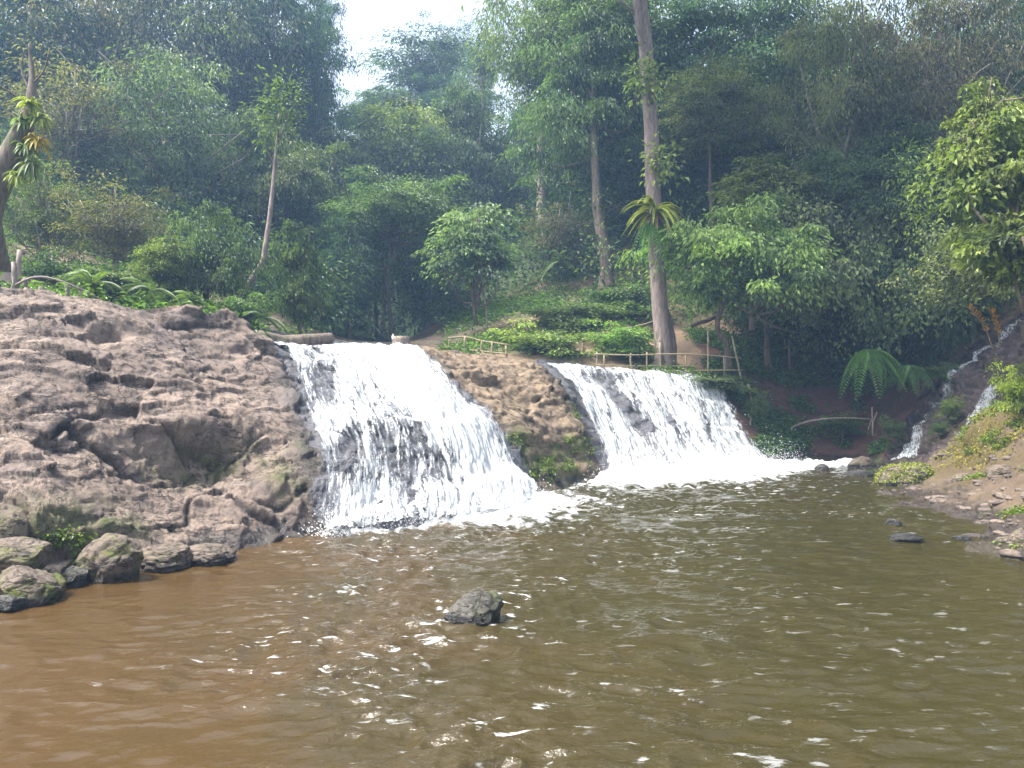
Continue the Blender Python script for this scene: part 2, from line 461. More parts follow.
disp = 0.10 * fbm(Bf * 0.8, 4, 40) + 0.03 * fbm(Bf * 4, 3, 44)
crack = np.zeros(len(Bf)); moss = np.zeros(len(Bf)); wet = np.zeros(len(Bf))

def rock_disp(p, amp=1.0, s=0, sc=1.0):
    rot = np.array([[0.85, 0.5, 0.15], [-0.48, 0.82, 0.3], [0.05, -0.33, 0.94]])
    q = p @ rot.T
    q = q + 0.35 * np.stack([fbm(p * 0.9 + k * 31, 3, s + 60 + k) for k in range(3)], 1)
    d = 0.17 * fbm(q * 0.42, 3, s + 1)
    f1, f2, cid, off = worley(q * np.array([0.5, 0.7, 1.0]) * sc, s + 3)
    d = d + 0.10 * (cid[:, 0] - 0.5) + 0.17 * ((cid - 0.5) * off).sum(1)
    c1 = (1 - sstep(0.0, 0.05, f2 - f1)) * sstep(0.0, 0.3, vnoise(p * 0.8, s + 71))
    d = d - 0.07 * c1
    g1, g2, cid2, off2 = worley(q * np.array([1.3, 1.9, 2.6]) * sc, s + 9)
    d = d + 0.06 * (cid2[:, 0] - 0.5) + 0.12 * ((cid2 - 0.5) * off2).sum(1)
    # broken ledges: each bed juts out at its foot, leaves a recess under it with its shade painted dark, and slopes back
    ck = c1.copy()
    h0 = p[:, 2] * 0.92 + p[:, 0] * 0.16 - p[:, 1] * 0.12
    for k, (sp, am, wa, fr) in enumerate(((0.62, 0.12, 0.30, 0.7), (0.29, 0.07, 0.15, 1.5), (0.12, 0.024, 0.07, 3.2))):
        sp = sp / sc ** 0.5
        h = (h0 + wa * fbm(p * fr, 3, s + 81 + k) + sp * (cid[:, 1] if k < 2 else cid2[:, 1])) / sp
        t = h - np.floor(h)
        lev = hsh(np.floor(h).astype(np.int64), (cid[:, 2] * 997).astype(np.int64), np.zeros(len(h), np.int64), s + k)
        mk = sstep(-0.25, 0.35, fbm(p * fr * 0.8 + 40, 3, s + 85 + k)) * (0.35 + 0.65 * lev)
        d = d + am * mk * (sstep(0, 0.05, t) * (1 - np.clip((t - 0.05) / .95, 0, 1) ** 1.3) - 0.35)
        ck = np.maximum(ck, mk * (sstep(0.86, 0.97, t) + (t < 0.03)) * (0.9 if k < 2 else 0.6))  # darkens the recess below each ledge as its shadow would
    pit = sstep(0.35, 0.6, fbm(p * 2.6, 3, s + 33)); d = d - 0.008 * pit
    h1, h2, cid3, off3 = worley(q * np.array([4.0, 5.5, 7.5]) * sc, s + 12)
    d = d + 0.028 * (cid3[:, 0] - 0.5) * sstep(-.3, .3, fbm(p * 1.2, 2, s + 14)) + 0.055 * ((cid3 - 0.5) * off3).sum(1)
    d = d + 0.018 * fbm(p * 3.0, 6, s + 20, 0.72) + 0.016 * fbm(p * 16, 3, s + 25, 0.7)
    return d * amp, np.clip(np.maximum(ck, 0.5 * pit), 0, 1)

for r, amp, s, sc in ((1, 1.0, 100, 1.0), (2, 0.85, 200, 1.5), (3, 1.15, 300, 1.3), (4, 0.7, 400, 1.1), (6, 1.25, 500, 1.2), (8, 0.8, 600, 1.5), (5, 0.6, 700, 1.0)):
    m = REG == r
    disp[m], crack[m] = rock_disp(Bf[m], amp, s, sc)
    if r == 2: disp[m] *= .3 + .7 * sstep(0, 2.2, 19.2 + .25 * (Bf[m, 0] + 4) - Bf[m, 1])

def blob(px, py, Y, rx, rz, ry=None):
    c = P(px, py, Y); ry = ry or rx
    d = ((Bf[:, 0] - c[0]) / rx) ** 2 + ((Bf[:, 1] - c[1]) / ry) ** 2 + ((Bf[:, 2] - c[2]) / rz) ** 2
    return np.exp(-d)
# hollows and ledges of the left bedrock
niche = blob(205, 452, 12.0, 0.85, 0.34, 1.1)
disp -= (0.46 * niche + 0.24 * np.sqrt(niche) * fbm(Bf * 2.6, 4, 141, .6) - .16 * np.sqrt(niche) * np.abs(fbm(Bf * 4, 3, 142))) * (REG == 1)
disp += 0.22 * blob(200, 425, 12.9, 1.1, 0.18, 1.2) * (REG == 1)
disp -= 0.30 * blob(112, 338, 13.6, 0.22, 0.14, .5) * (REG == 1)
disp -= 0.25 * blob(20, 418, 11, 0.5, 0.12, .6) * (REG == 1)
disp -= 0.35 * blob(60, 548, 9.2, 0.6, 0.2, .5) * (REG == 1)
disp -= 0.30 * blob(242, 352, 15.9, 0.3, 0.12, .5) * (REG == 1)
moss += 0.4 * niche + 0.9 * blob(100, 540, 9.7, 0.7, 0.25) + 0.6 * blob(25, 520, 9.2, 1.0, 0.2) + 0.7 * blob(285, 480, 12.4, 0.25, 0.5) + 0.7 * blob(305, 440, 13.2, .2, .4)
moss += 0.25 * (REG == 1) * sstep(0.1, 0.5, fbm(Bf * 0.9, 3, 91)) * (Bf[:, 2] < 1.5)
disp += .55 * blob(1012, 440, 17.3, 0.9, .7, 1.0) * (REG == 8)
# knobs of dark rock standing out of the first fall
for k in ((318, 392, 15.6, .38, .36, .5), (345, 470, 13.2, .42, .42, .5), (330, 440, 13.9, .3, .25, .4), (395, 462, 14.0, .22, .28, .3), (408, 500, 13.1, .24, .2, .3), (430, 385, 17.2, .3, .1, .4), (470, 385, 17.9, .3, .15, .4), (500, 420, 16.9, .25, .25, .3)):
    disp += 0.15 * blob(*k) * (REG == 2)
for k in ((608, 385, 22.9, .3, .1, .4), (625, 408, 21.8, .16, .3, .3), (648, 432, 20.9, .14, .3, .3), (672, 430, 21.4, .12, .25, .3)):
    disp += 0.2 * blob(*k) * (REG == 4)
# moss on the outcrop and the other banks
moss += (REG == 3) * (0.9 * sstep(0.05, 0.35, fbm(Bf * 1.8, 3, 93)) * sstep(2.2, 0.5, Bf[:, 2]) + 0.9 * blob(522, 455, 17, .5, .5) + 0.9 * blob(575, 410, 19.8, .25, .4) + 0.7 * blob(560, 470, 17.6, .7, .4))
moss += (REG == 6) * (0.8 * blob(945, 425, 21.5, .5, .7) + 0.7 * blob(900, 430, 22.4, .4, .6) + .5 * sstep(0.1, .5, fbm(Bf, 3, 95)))
moss += (REG == 8) * (1.2 * blob(1010, 436, 17.2, 1.3, .9, 1.2) * sstep(-.4, .2, fbm(Bf * 2.5, 3, 196)) + 0.9 * blob(900, 478, 18, 1.2, .3, 1.2) + 0.9 * blob(985, 440, 17.3, .8, 1.0) + 0.6 * sstep(0.1, .45, fbm(Bf * 1.2, 3, 96)))
moss += (REG == 5) * (0.9 * sstep(-0.1, .2, fbm(Bf * 0.7, 3, 97)) + 0.8 * blob(760, 420, 24, .6, .7))
moss += (REG == 7) * (-1.5 * blob(385, 342, 30, 2.6, 2, 9) + 0.75 * sstep(-0.35, .15, fbm(Bf * 0.35, 3, 98)) - 1.0 * blob(585, 352, 25.5, 2.0, .5, 1.2) - .9 * blob(700, 330, 28, 1.6, .8, 1.5) - .8 * blob(520, 325, 29, 1.2, .5, 2))
moss = np.clip(moss, 0, 1)
fin = Bf + Nf * disp[:, None]
wl = 0.13 + 0.12 * fbm(Bf * 1.6, 3, 99)
wet = sstep(wl + 0.14, wl, fin[:, 2])
wet = np.where((REG == 2) | (REG == 4), 1.0, wet)
da = np.minimum(np.abs(Bf[:, 0] - bA(Bf[:, 1])) / .35, np.minimum(np.abs(Bf[:, 0] - bB(Bf[:, 1])) / .4, np.abs(Bf[:, 0] - bC(Bf[:, 1])) / .3))
wet = np.maximum(wet, np.where(((REG == 1) & (Bf[:, 2] < 2.6) & (Bf[:, 1] > 11.5)) | (REG == 3), np.exp(-da ** 2) * 0.9, 0))
wet = np.where(REG == 6, np.maximum(wet, 0.75), wet)
wet = np.maximum(wet, (REG == 7) * np.clip(2.2 * blob(385, 344, 30, 2.8, 3, 10), 0, 1))  # wet stream bed; the darkening also paints in the tunnel's deep shade
wet = np.where(REG == 5, np.maximum(wet, 0.35), wet)

idx = np.arange(NY * NU).reshape(NY, NU)
quads = np.stack([idx[:-1, :-1], idx[:-1, 1:], idx[1:, 1:], idx[1:, :-1]], 2).reshape(-1, 4)
rq = REG[quads[:, 0]]
def region(r, name, mat):
    q = quads[rq == r]
    used, inv = np.unique(q.ravel(), return_inverse=True)
    me = make_mesh(name, fin[used], inv.reshape(-1, 4), mat, {'moss': moss[used], 'wet': wet[used], 'crack': crack[used]})
    return link(name, me)
tag(region(1, 'rock_slope', M['rock']), 'broad sloping mass of cracked pinkish brown bedrock rising from the brown pool', 'rock')
tag(region(2, 'rock_ledge', M['rock_wet']), 'dark wet rock ledge showing through the nearer broken waterfall', 'rock')
tag(region(3, 'rock_outcrop', M['rock_mid']), 'tan mossy rock outcrop wedged between the two big waterfalls', 'rock')
tag(region(4, 'rock_ledge', M['rock_wet']), 'dark rock ledge under the farther solid white waterfall by the bamboo fence', 'rock')
tag(region(6, 'trickle_rock', M['rock_dark']), 'wet purplish rock face with two thin trickles running down it', 'rock')
tag(region(5, 'earth_bank', M['red_soil']), kind='structure')
tag(region(7, 'ground', M['soil']), kind='structure')
tag(region(8, 'shore', M['shore']), kind='structure')
tag(region(9, 'riverbed', M['soil']), kind='structure')

# the wooded valley sides behind, one coarse sheet out to beyond what one sees, and the land round the camera
hx, hy = np.meshgrid(np.linspace(-112, 112, 150), np.concatenate([np.linspace(-14, 33, 40), np.linspace(34, 150, 84)]))
hzv = height(hx, hy) - 0.6 * sstep(37, 33, hy) + 0.25 * sstep(33.5, 34.5, hy) * sstep(38, 36, hy) * 0 + sstep(35, 44, hy) * 1.2 * fbm(np.stack([hx.ravel(), hy.ravel(), hx.ravel() * 0], 1) * 0.12, 4, 50).reshape(hx.shape)
hzv = np.where((hy < 34) & (np.abs(hx) < 8 + .9 * np.abs(hy)), hzv - 0.4, hzv)
hid = np.arange(hx.size).reshape(hx.shape)
hq = np.stack([hid[:-1, :-1], hid[:-1, 1:], hid[1:, 1:], hid[1:, :-1]], 2).reshape(-1, 4)
hv = np.stack([hx.ravel(), hy.ravel(), hzv.ravel()], 1)
tag(link('hill', make_mesh('hill', hv, hq, M['hill'], {'moss': np.full(len(hv), .8), 'wet': np.zeros(len(hv))})), kind='structure')
g = np.array([(-300, -200, -1.6), (300, -200, -1.6), (300, 400, -1.6), (-300, 400, -1.6)], float)
tag(link('terrain', make_mesh('terrain', g, np.array([[0, 1, 2, 3]]), M['hill'])), kind='structure')

def surf(px, Y, dz=0.0):
    x = (px - 512) / F * Y
    return np.array([x, Y, hz(x, Y) + dz])

# ------------------------------------------------------------------ pool
NWU, NWY = 620, 760
wu = np.linspace(-1.15, 1.15, NWU)
wy = 2.2 * (27.0 / 2.2) ** np.linspace(0, 1, NWY)
WY, WU = np.meshgrid(wy, wu, indexing='ij')
WX = WU * WY
wp = np.stack([WX.ravel(), WY.ravel(), np.zeros(WX.size)], 1)
def polyd(p, pts):
    pts = spline(np.array(pts), 60)
    return np.sqrt(np.min([(p[:, 0] - a) ** 2 + (p[:, 1] - b) ** 2 for a, b in pts], axis=0))
def wpx(px, py): Y = CH * F / (py - 384); return ((px - 512) / F * Y, Y)
f1 = polyd(wp, [wpx(365, 531), wpx(410, 526), wpx(460, 520), wpx(505, 512), wpx(530, 503)])
f2 = polyd(wp, [wpx(612, 481), wpx(660, 480), wpx(710, 478), wpx(760, 472), wpx(800, 468), wpx(845, 466)])
nz = fbm(wp * np.array([1.1, 1.1, 1]), 4, 31)
f2 = f2 / (1 - .55 * sstep(6.4, 9.3, wp[:, 0]))
foam = np.clip(1.2 * np.exp(-(f1 / 0.5) ** 2) + 1.1 * np.exp(-(f2 / 0.8) ** 2) + 0.55 * np.exp(-(f2 / 1.9) ** 2) + 0.75 * np.exp(-(f1 / 1.7) ** 2) * sstep(bX(420, 13), bX(520, 13), wp[:, 0]) + 0.15 * nz * np.exp(-(np.minimum(f1, f2) / 2.0) ** 2), 0, 1.4)
stir = 0.30 + 0.85 * np.exp(-((wp[:, 0] - 0.2 + 0.05 * wp[:, 1]) / (0.30 * wp[:, 1])) ** 2) + 0.5 * np.exp(-np.minimum(f1, f2) / 3.0)
stir *= 0.75 + 0.6 * fbm(wp * 0.45, 3, 36)
stir = np.clip(stir + .22 * sstep(-.5, 3.5, wp[:, 0]), 0.22, 1.4)
warp = wp + 0.25 * np.stack([fbm(wp * 0.8, 2, 33), fbm(wp * 0.8 + 9, 2, 34), wp[:, 2]], 1)
sheen = np.exp(-((wp[:, 0] + 0.085 * wp[:, 1]) / (0.20 * wp[:, 1] + .3)) ** 2) * sstep(3.5, 7, wp[:, 1])
w_ = 0.034 * fbm(warp * np.array([1.3, 1.9, 1]), 2, 30) + 0.026 * (1 - 2 * np.abs(fbm(warp * np.array([2.6, 4.4, 1]), 2, 32))) + (0.013 + .012 * sheen) * fbm(warp * np.array([5.5, 10, 1]), 3, 35)
wz = 1.6 * w_ * stir + np.clip(foam - .25, 0, 1) * (0.05 + 0.14 * np.exp(-(f2 / .6) ** 2) + 0.14 * fbm(wp * 2.6, 4, 37) + 0.06 * fbm(wp * 11, 2, 38))
wv = wp.copy(); wv[:, 2] = wz
wid = np.arange(wp.shape[0]).reshape(NWY, NWU)
wq = np.stack([wid[:-1, :-1], wid[:-1, 1:], wid[1:, 1:], wid[1:, :-1]], 2).reshape(-1, 4)

t = NT('murky_water'); co = t.coords()
n1 = t.noise(co, 0.35, 4, 0.5, 0.6)
sep = t.new('ShaderNodeSeparateXYZ'); t.put(sep, 0, co)
side = t.math('ADD', t.math('MULTIPLY', sep.outputs[0], 0.16), t.math('MULTIPLY', t.math('SUBTRACT', n1, 0.5), 1.4))
c = t.mix(t.ramp(side, -0.75, 0.35), (0.056, 0.033, 0.012), (0.029, 0.0245, 0.008))
mp = t.new('ShaderNodeMapping'); t.put(mp, 'Vector', co); mp.inputs['Scale'].default_value = (1, 1.5, 1)
fn = t.noise(mp.outputs[0], 3.2, 8, 0.72, 0.5); mf = t.new('ShaderNodeMapping'); t.put(mf, 'Vector', co); mf.inputs['Scale'].default_value = (0.6, 1.5, 1); mf.inputs['Rotation'].default_value = (0, 0, 0.25)
fs = t.noise(mf.outputs[0], 6.5, 7, 0.66, 0.25)
at = t.attr('foam')
fo = t.ramp(t.math('ADD', at, t.math('MULTIPLY', t.math('SUBTRACT', fn, 0.5), 2.6)), 0.34, 1.0)
gate = t.ramp(t.noise(co, 0.9, 4, 0.6, 0.5), 0.39, 0.6)
glint_fleck = t.math('MULTIPLY', t.math('MULTIPLY', t.ramp(fs, 0.585, 0.66), t.ramp(t.attr('stir'), 0.35, 0.8)), gate)  # foam bits, with glints on the ripples painted in as white flecks
fo = t.math('MAXIMUM', fo, t.math('MULTIPLY', glint_fleck, 0.7))
c = t.mix(fo, c, (0.62, 0.64, 0.65))
t.l.new(c, t.b.inputs['Base Color'])
t.l.new(t.ramp(fo, 0, 1, 0.03, 0.7), t.b.inputs['Roughness'])
t.b.inputs['IOR'].default_value = 1.333
b1 = t.noise(mp.outputs[0], 9, 4, 0.6, 0.4); b2 = t.noise(mp.outputs[0], 24, 3, 0.6, 0.3)
bh = t.math('MULTIPLY', t.math('ADD', b1, t.math('MULTIPLY', b2, 0.4)), t.attr('stir'))
t.l.new(t.bump(bh, 0.5, 0.05), t.b.inputs['Normal'])
M['water'] = t.m
tag(link('water', make_mesh('water', wv, wq, M['water'], {'foam': foam, 'stir': stir})), kind='structure')

# ------------------------------------------------------------------ white water
def fall_mat(name, streak=7.0, tw=0.55):
    t = NT(name); uv = t.new('ShaderNodeUVMap', uv_map='flow').outputs[0]
    mp = t.new('ShaderNodeMapping'); t.put(mp, 'Vector', uv); mp.inputs['Scale'].default_value = (1.0, 0.15, 1)
    mp2 = t.new('ShaderNodeMapping'); t.put(mp2, 'Vector', uv); mp2.inputs['Scale'].default_value = (1.0, 0.24, 1)
    s1 = t.noise(mp.outputs[0], streak, 5, 0.6, 0.5); s2 = t.noise(mp2.outputs[0], streak * 2.8, 6, 0.72, 0.35)
    cov = t.attr('cover')
    s3 = t.noise(uv, streak * 4.5, 3, 0.6)
    a = t.math('ADD', t.math('MULTIPLY', t.math('SUBTRACT', s1, 0.5), 2.0), t.math('MULTIPLY', t.math('SUBTRACT', s2, 0.5), 2.3))
    a = t.math('ADD', a, t.math('MULTIPLY', t.math('SUBTRACT', s3, 0.5), 0.9))
    a = t.ramp(t.math('ADD', a, cov), 0.10, 0.78)
    t.l.new(t.mix(s2, (0.40, 0.43, 0.46), (0.74, 0.76, 0.77)), t.b.inputs['Base Color'])
    t.b.inputs['Roughness'].default_value = 0.55
    t.l.new(t.bump(t.math('ADD', s1, t.math('MULTIPLY', s2, 0.7)), 0.6, 0.12), t.b.inputs['Normal'])
    tl = t.new('ShaderNodeBsdfTranslucent'); tl.inputs[0].default_value = (0.85, 0.88, 0.9, 1)
    tr = t.new('ShaderNodeBsdfTransparent')
    m1 = t.new('ShaderNodeMixShader'); m1.inputs[0].default_value = 0.25
    t.l.new(t.b.outputs[0], m1.inputs[1]); t.l.new(tl.outputs[0], m1.inputs[2])
    m2 = t.new('ShaderNodeMixShader'); t.l.new(a, m2.inputs[0])
    t.l.new(tr.outputs[0], m2.inputs[1]); t.l.new(m1.outputs[0], m2.inputs[2])
    t.l.new(m2.outputs[0], t.out.inputs['Surface'])
    return t.m
M['fall'] = fall_mat('white_water')
M['trickle'] = fall_mat('trickle_water', 14.0)

def fall(name, crest, base, left, right, n, cover, off, amp, label, mat, seed, stp=0.0):
    """crest, base, left, right: world (x, y) curves; Coons patch over the smooth bed"""
    ns, nt = n
    c, b = spline(np.array(crest), ns), spline(np.array(base), ns)
    l, r = spline(np.array(left), nt), spline(np.array(right), nt)
    s = np.linspace(0, 1, ns)[None, :, None]; tt = np.linspace(0, 1, nt)[:, None, None]
    xy = (1 - tt) * c[None] + tt * b[None] + (1 - s) * l[:, None] + s * r[:, None] \
        - ((1 - s) * (1 - tt) * c[0] + s * (1 - tt) * c[-1] + (1 - s) * tt * b[0] + s * tt * b[-1])
    p = xy.reshape(-1, 2)
    z = height(p[:, 0], p[:, 1])
    v = np.stack([p[:, 0], p[:, 1], z], 1)
    V3 = v.reshape(nt, ns, 3)
    # flow lengths in metres
    dt = np.linalg.norm(np.diff(V3, axis=0), axis=2).mean(1); ft = np.concatenate([[0], np.cumsum(dt)])
    ds = np.linalg.norm(np.diff(V3, axis=1), axis=2).mean(0); fs_ = np.concatenate([[0], np.cumsum(ds)])
    US, UT = np.meshgrid(fs_, ft)
    uv = np.stack([US.ravel(), UT.ravel()], 1)
    a = np.gradient(V3, axis=1); d = np.gradient(V3, axis=0)
    nn = np.cross(d, a); nn /= np.linalg.norm(nn, axis=2, keepdims=True) + 1e-9
    nn = nn.reshape(-1, 3); nn *= np.sign(nn[:, 2:3])
    px, py = to_px(v)
    S = np.tile(np.linspace(0, 1, ns), nt); T = np.repeat(np.linspace(0, 1, nt), ns)
    cv = cover(px, py, S, T)
    q3 = np.stack([uv[:, 0], uv[:, 1] * 0.26, uv[:, 0] * 0], 1)
    lum = amp * (fbm(q3 * 1.7, 3, seed) + 0.5 * fbm(q3 * 6, 3, seed + 4) + 0.28 * fbm(q3 * 18, 2, seed + 8))
    st_ = T * 3.4 + 0.5 * fbm(np.stack([uv[:, 0] * .8, uv[:, 1] * .3, uv[:, 0] * 0], 1), 3, seed + 30); fr_ = st_ - np.floor(st_)
    lum = lum + stp * (sstep(0, .3, fr_) - fr_) * sstep(.04, .2, T); lum = lum * sstep(-.12, .12, T)
    dd = off(px, py, S, T) * (sstep(-.12, .22, T) if stp else 1) + lum + (dispat(v) if mat is M['trickle'] else 0)
    v = v + nn * dd[:, None]
    v[:, 2] = np.maximum(v[:, 2], -0.15 + 0.0 * T)
    ed = np.minimum(np.minimum(S, 1 - S) / 0.05, 1) * np.minimum(1, np.minimum(T / 0.03 + 0.3, 1))
    cv = cv - (1 - ed) * 0.7
    i2 = np.arange(nt * ns).reshape(nt, ns)
    q = np.stack([i2[:-1, :-1], i2[1:, :-1], i2[1:, 1:], i2[:-1, 1:]], 2).reshape(-1, 4)
    o = link(name, make_mesh(name, v, q, mat, {'cover': cv}, uv))
    return tag(o, label, 'waterfall')

def xy(px, Y): return (bX(px, Y), Y)
def gb(px, py, x, y, rx, ry, ang=0.0):
    ca, sa = math.cos(ang), math.sin(ang)
    dx, dy = px - x, py - y
    return np.exp(-(((dx * ca + dy * sa) / rx) ** 2 + ((-dx * sa + dy * ca) / ry) ** 2))

def cover1(px, py, S, T):
    c = 0.35 + 0.32 * sstep(.35, .0, S)
    c += 0.9 * gb(px, py, 452, 432, 26, 120, -0.70)
    c += 0.3 * gb(px, py, 360, 375, 60, 25) + 0.5 * gb(px, py, 500, 505, 60, 20) + .4 * gb(px, py, 330, 425, 30, 8) + .3 * gb(px, py, 385, 510, 80, 22)
    c -= 0.75 * gb(px, py, 320, 395, 13, 28) + 0.7 * gb(px, py, 342, 462, 15, 28) + .4 * gb(px, py, 395, 465, 14, 42, -0.5) + .35 * gb(px, py, 330, 500, 22, 30)
    c += .5 * gb(px, py, 312, 490, 14, 60) + .35 * gb(px, py, 283, 375, 16, 20) + .2 * gb(px, py, 375, 430, 40, 60)
    c -= 0.22 * gb(px, py, 490, 420, 12, 80, -0.75) + .5 * gb(px, py, 455, 372, 22, 22) + .25 * gb(px, py, 425, 455, 9, 80, -.6) + .25 * gb(px, py, 300, 365, 18, 12)
    return c
fall('waterfall', [xy(252, 18.2), xy(320, 19.3), xy(380, 20.3), xy(405, 20.6)], [wpx(322, 541), wpx(365, 534), wpx(410, 529), wpx(465, 522), wpx(510, 513), wpx(533, 497)],
     [xy(252, 18.2), xy(275, 16.7), xy(292, 15.4), xy(308, 13.8), xy(318, 12.6), wpx(322, 541)], [xy(405, 20.6), xy(424, 19.5), xy(450, 18.4), xy(478, 17.7), xy(504, 17.2), wpx(533, 497)],
     (420, 420), cover1, lambda px, py, S, T: (0.13 + 0.08 * np.clip(cover1(px, py, S, T), 0, 1.3)) * (1 - .55 * sstep(.75, 1, S)), 0.10,
     'nearer waterfall breaking white over dark rock beside the pinkish bedrock slope', M['fall'], 11, .22)

def cover2(px, py, S, T):
    c = np.full(len(px), 0.66)
    c -= 0.75 * gb(px, py, 622, 408, 8, 46, -0.72) + .35 * gb(px, py, 672, 428, 5, 32, -.6) + .4 * gb(px, py, 705, 430, 4, 26, -.3) + .5 * gb(px, py, 605, 381, 22, 6) + .3 * gb(px, py, 650, 445, 5, 25, -.6)
    c += 0.4 * sstep(0.75, 1, T)
    return c
fall('waterfall', [xy(541, 23), xy(590, 24.1), xy(650, 24.6), xy(712, 24.5)], [wpx(611, 485), wpx(660, 483), wpx(715, 479), wpx(784, 470)],
     [xy(541, 23), xy(550, 21.6), xy(568, 20.7), xy(588, 19.6), xy(602, 18.8), wpx(611, 485)], [xy(712, 24.5), xy(725, 23.6), xy(737, 23.0), xy(752, 22.4), wpx(784, 470)],
     (360, 340), cover2, lambda px, py, S, T: 0.08 + 0.12 * np.clip(cover2(px, py, S, T), 0, 1.2), 0.08,
     'farther waterfall pouring almost solid white below the bamboo fence', M['fall'], 21, .12)

def dispat(v):
    j = np.clip(np.round((v[:, 0] / v[:, 1] + .98) / 1.96 * (NU - 1)), 0, NU - 1).astype(int)
    i = np.clip(np.round(np.log(v[:, 1] / 5.2) / math.log(36 / 5.2) * (NY - 1)), 0, NY - 1).astype(int)
    return disp[i * NU + j]
def cover3(px, py, S, T): return 0.34 + 0.25 * np.sin(T * 9) * 0.5 + 0.12 * (T > .6) - 0.5 * np.abs(S - 0.5)
fall('trickle', [xy(1012, 24.4), xy(1030, 24.2)], [xy(889, 21.6), xy(916, 21.0)], [xy(1012, 24.4), xy(965, 23.7), xy(920, 23.0), xy(905, 22.4), xy(889, 21.6)],
     [xy(1030, 24.2), xy(978, 23.5), xy(932, 22.7), xy(922, 22.0), xy(916, 21.0)], (70, 260), cover3, lambda px, py, S, T: 0.05 + 0 * S, 0.03,
     'thin broken water trickle down the far edge of purplish rock', M['trickle'], 51)
def cover4(px, py, S, T): return 0.62 - 0.7 * np.abs(S - 0.5) + 0.1 * T
fall('trickle', [xy(984, 22.3), xy(1000, 22.0)], [xy(944, 19.9), xy(975, 19.5)], [xy(984, 22.3), xy(966, 21.4), xy(952, 20.6), xy(944, 19.9)], [xy(1000, 22.0), xy(990, 21.0), xy(980, 20.2), xy(975, 19.5)],
     (70, 160), cover4, lambda px, py, S, T: 0.06 + 0 * S, 0.03, 'short wider white trickle landing on brown shore rock', M['trickle'], 61)

# flung drops at the feet of the falls
def spray(line, n, spread, hgt, seed):
    r = np.random.default_rng(seed); ln = spline(np.array(line), 200)[r.integers(0, 200, n)]
    c = np.stack([ln[:, 0] + spread * r.normal(size=n), ln[:, 1] + .6 * spread * r.normal(size=n), .02 + hgt * r.exponential(1, n)], 1)
    tet = np.array([(1, 1, 1), (1, -1, -1), (-1, 1, -1), (-1, -1, 1)]) / 1.7
    sz = (.006 + .012 * r.random(n) ** 2)
    v = (c[:, None] + tet[None] * sz[:, None, None] * r.uniform(.6, 1.4, (n, 4, 1))).reshape(-1, 3)
    f = (np.arange(n)[:, None, None] * 4 + np.array([(0, 1, 2), (0, 3, 1), (0, 2, 3), (1, 3, 2)])[None]).reshape(-1, 3)
    return v, f
t = NT('drops'); t.b.inputs['Base Color'].default_value = (.8, .82, .84, 1); t.b.inputs['Roughness'].default_value = .2
v1, f1_ = spray([wpx(330, 538), wpx(365, 531), wpx(410, 526), wpx(460, 520), wpx(505, 512), wpx(533, 499)], 6000, .22, .13, 1)
v2, f2_ = spray([wpx(612, 483), wpx(660, 481), wpx(710, 479), wpx(758, 472), wpx(790, 470)], 8000, .35, .2, 2)
tag(link('spray', make_mesh('spray', np.concatenate([v1, v2]), np.concatenate([f1_, f2_ + len(v1)]), t.m)), kind='stuff')

# ------------------------------------------------------------------ leaves
def leaves(pos, d, up, L, W, tint, fold=0.18, droop=0.25):
    d = d / (np.linalg.norm(d, axis=1, keepdims=True) + 1e-9)
    side = np.cross(d, up); side /= np.linalg.norm(side, axis=1, keepdims=True) + 1e-9
    nrm = np.cross(side, d)
    L = np.broadcast_to(L, (len(pos),))[:, None]; W = np.broadcast_to(W, (len(pos),))[:, None]
    v = np.stack([pos, pos + d * L * .48 + side * W * .5 + nrm * W * fold, pos + d * L - nrm * L * droop, pos + d * L * .48 - side * W * .5 + nrm * W * fold], 1).reshape(-1, 3)
    b = np.arange(len(pos))[:, None] * 4
    f = np.concatenate([b + np.array([0, 1, 2]), b + np.array([0, 2, 3])])
    return v, f, np.repeat(tint, 4)

def rdir(r, n):
    v = r.normal(size=(n, 3)); return v / np.linalg.norm(v, axis=1, keepdims=True)

def crown_data(seed, R, ncl, cr, lpc, L, W, droop=0.3, flat=0.5, shell=0.45, bottom=-0.55, hang=0.0, layers=0):
    r = np.random.default_rng(seed)
    R = np.array(R, float)
    dr = rdir(r, ncl * 3)
    dr = dr[dr[:, 2] > bottom][:ncl]
    n = len(dr)
    rad = (shell + (1 - shell) * r.random(n) ** 0.6) * (0.80 + 0.55 * vnoise(dr * 1.7 + seed, seed) + 0.35 * vnoise(dr * 4.1 + seed, seed + 1))
    c = dr * rad[:, None] * R
    if layers:
        k = np.round((c[:, 2] / R[2] + 1) / 2 * layers) / layers * 2 - 1
        c[:, 2] = k * R[2] + r.normal(size=n) * 0.06 * R[2] - 0.10 * np.hypot(c[:, 0], c[:, 1])
    ctint = np.clip(0.45 + 0.28 * r.normal(size=n), 0, 1)
    csz = cr * (0.5 + 1.1 * r.random(n) ** 1.5)
    ci = np.repeat(np.arange(n), lpc)
    m = len(ci)
    o = r.normal(size=(m, 3)) * 0.5 * csz[ci][:, None] * np.array([1, 1, flat])
    o[:, 2] -= 0.25 * (o[:, 0] ** 2 + o[:, 1] ** 2) / csz[ci]
    if hang: o[:, 2] -= hang * r.random(m) ** 1.5 * csz[ci]
    pos = c[ci] + o
    d = o * np.array([1, 1, .4]) / (csz[ci][:, None]) + 0.5 * rdir(r, m) + 0.35 * dr[ci] * np.array([1, 1, .3])
    d[:, 2] -= droop
    up = np.array([0, 0, 0.8]) + 0.6 * rdir(r, m) + 0.75 * dr[ci]
    s = 0.65 + 0.7 * r.random(m)
    ti = np.clip(ctint[ci] + 0.20 * r.normal(size=m), 0, 1)
    return leaves(pos, d, up, L * s, W * s, ti), c

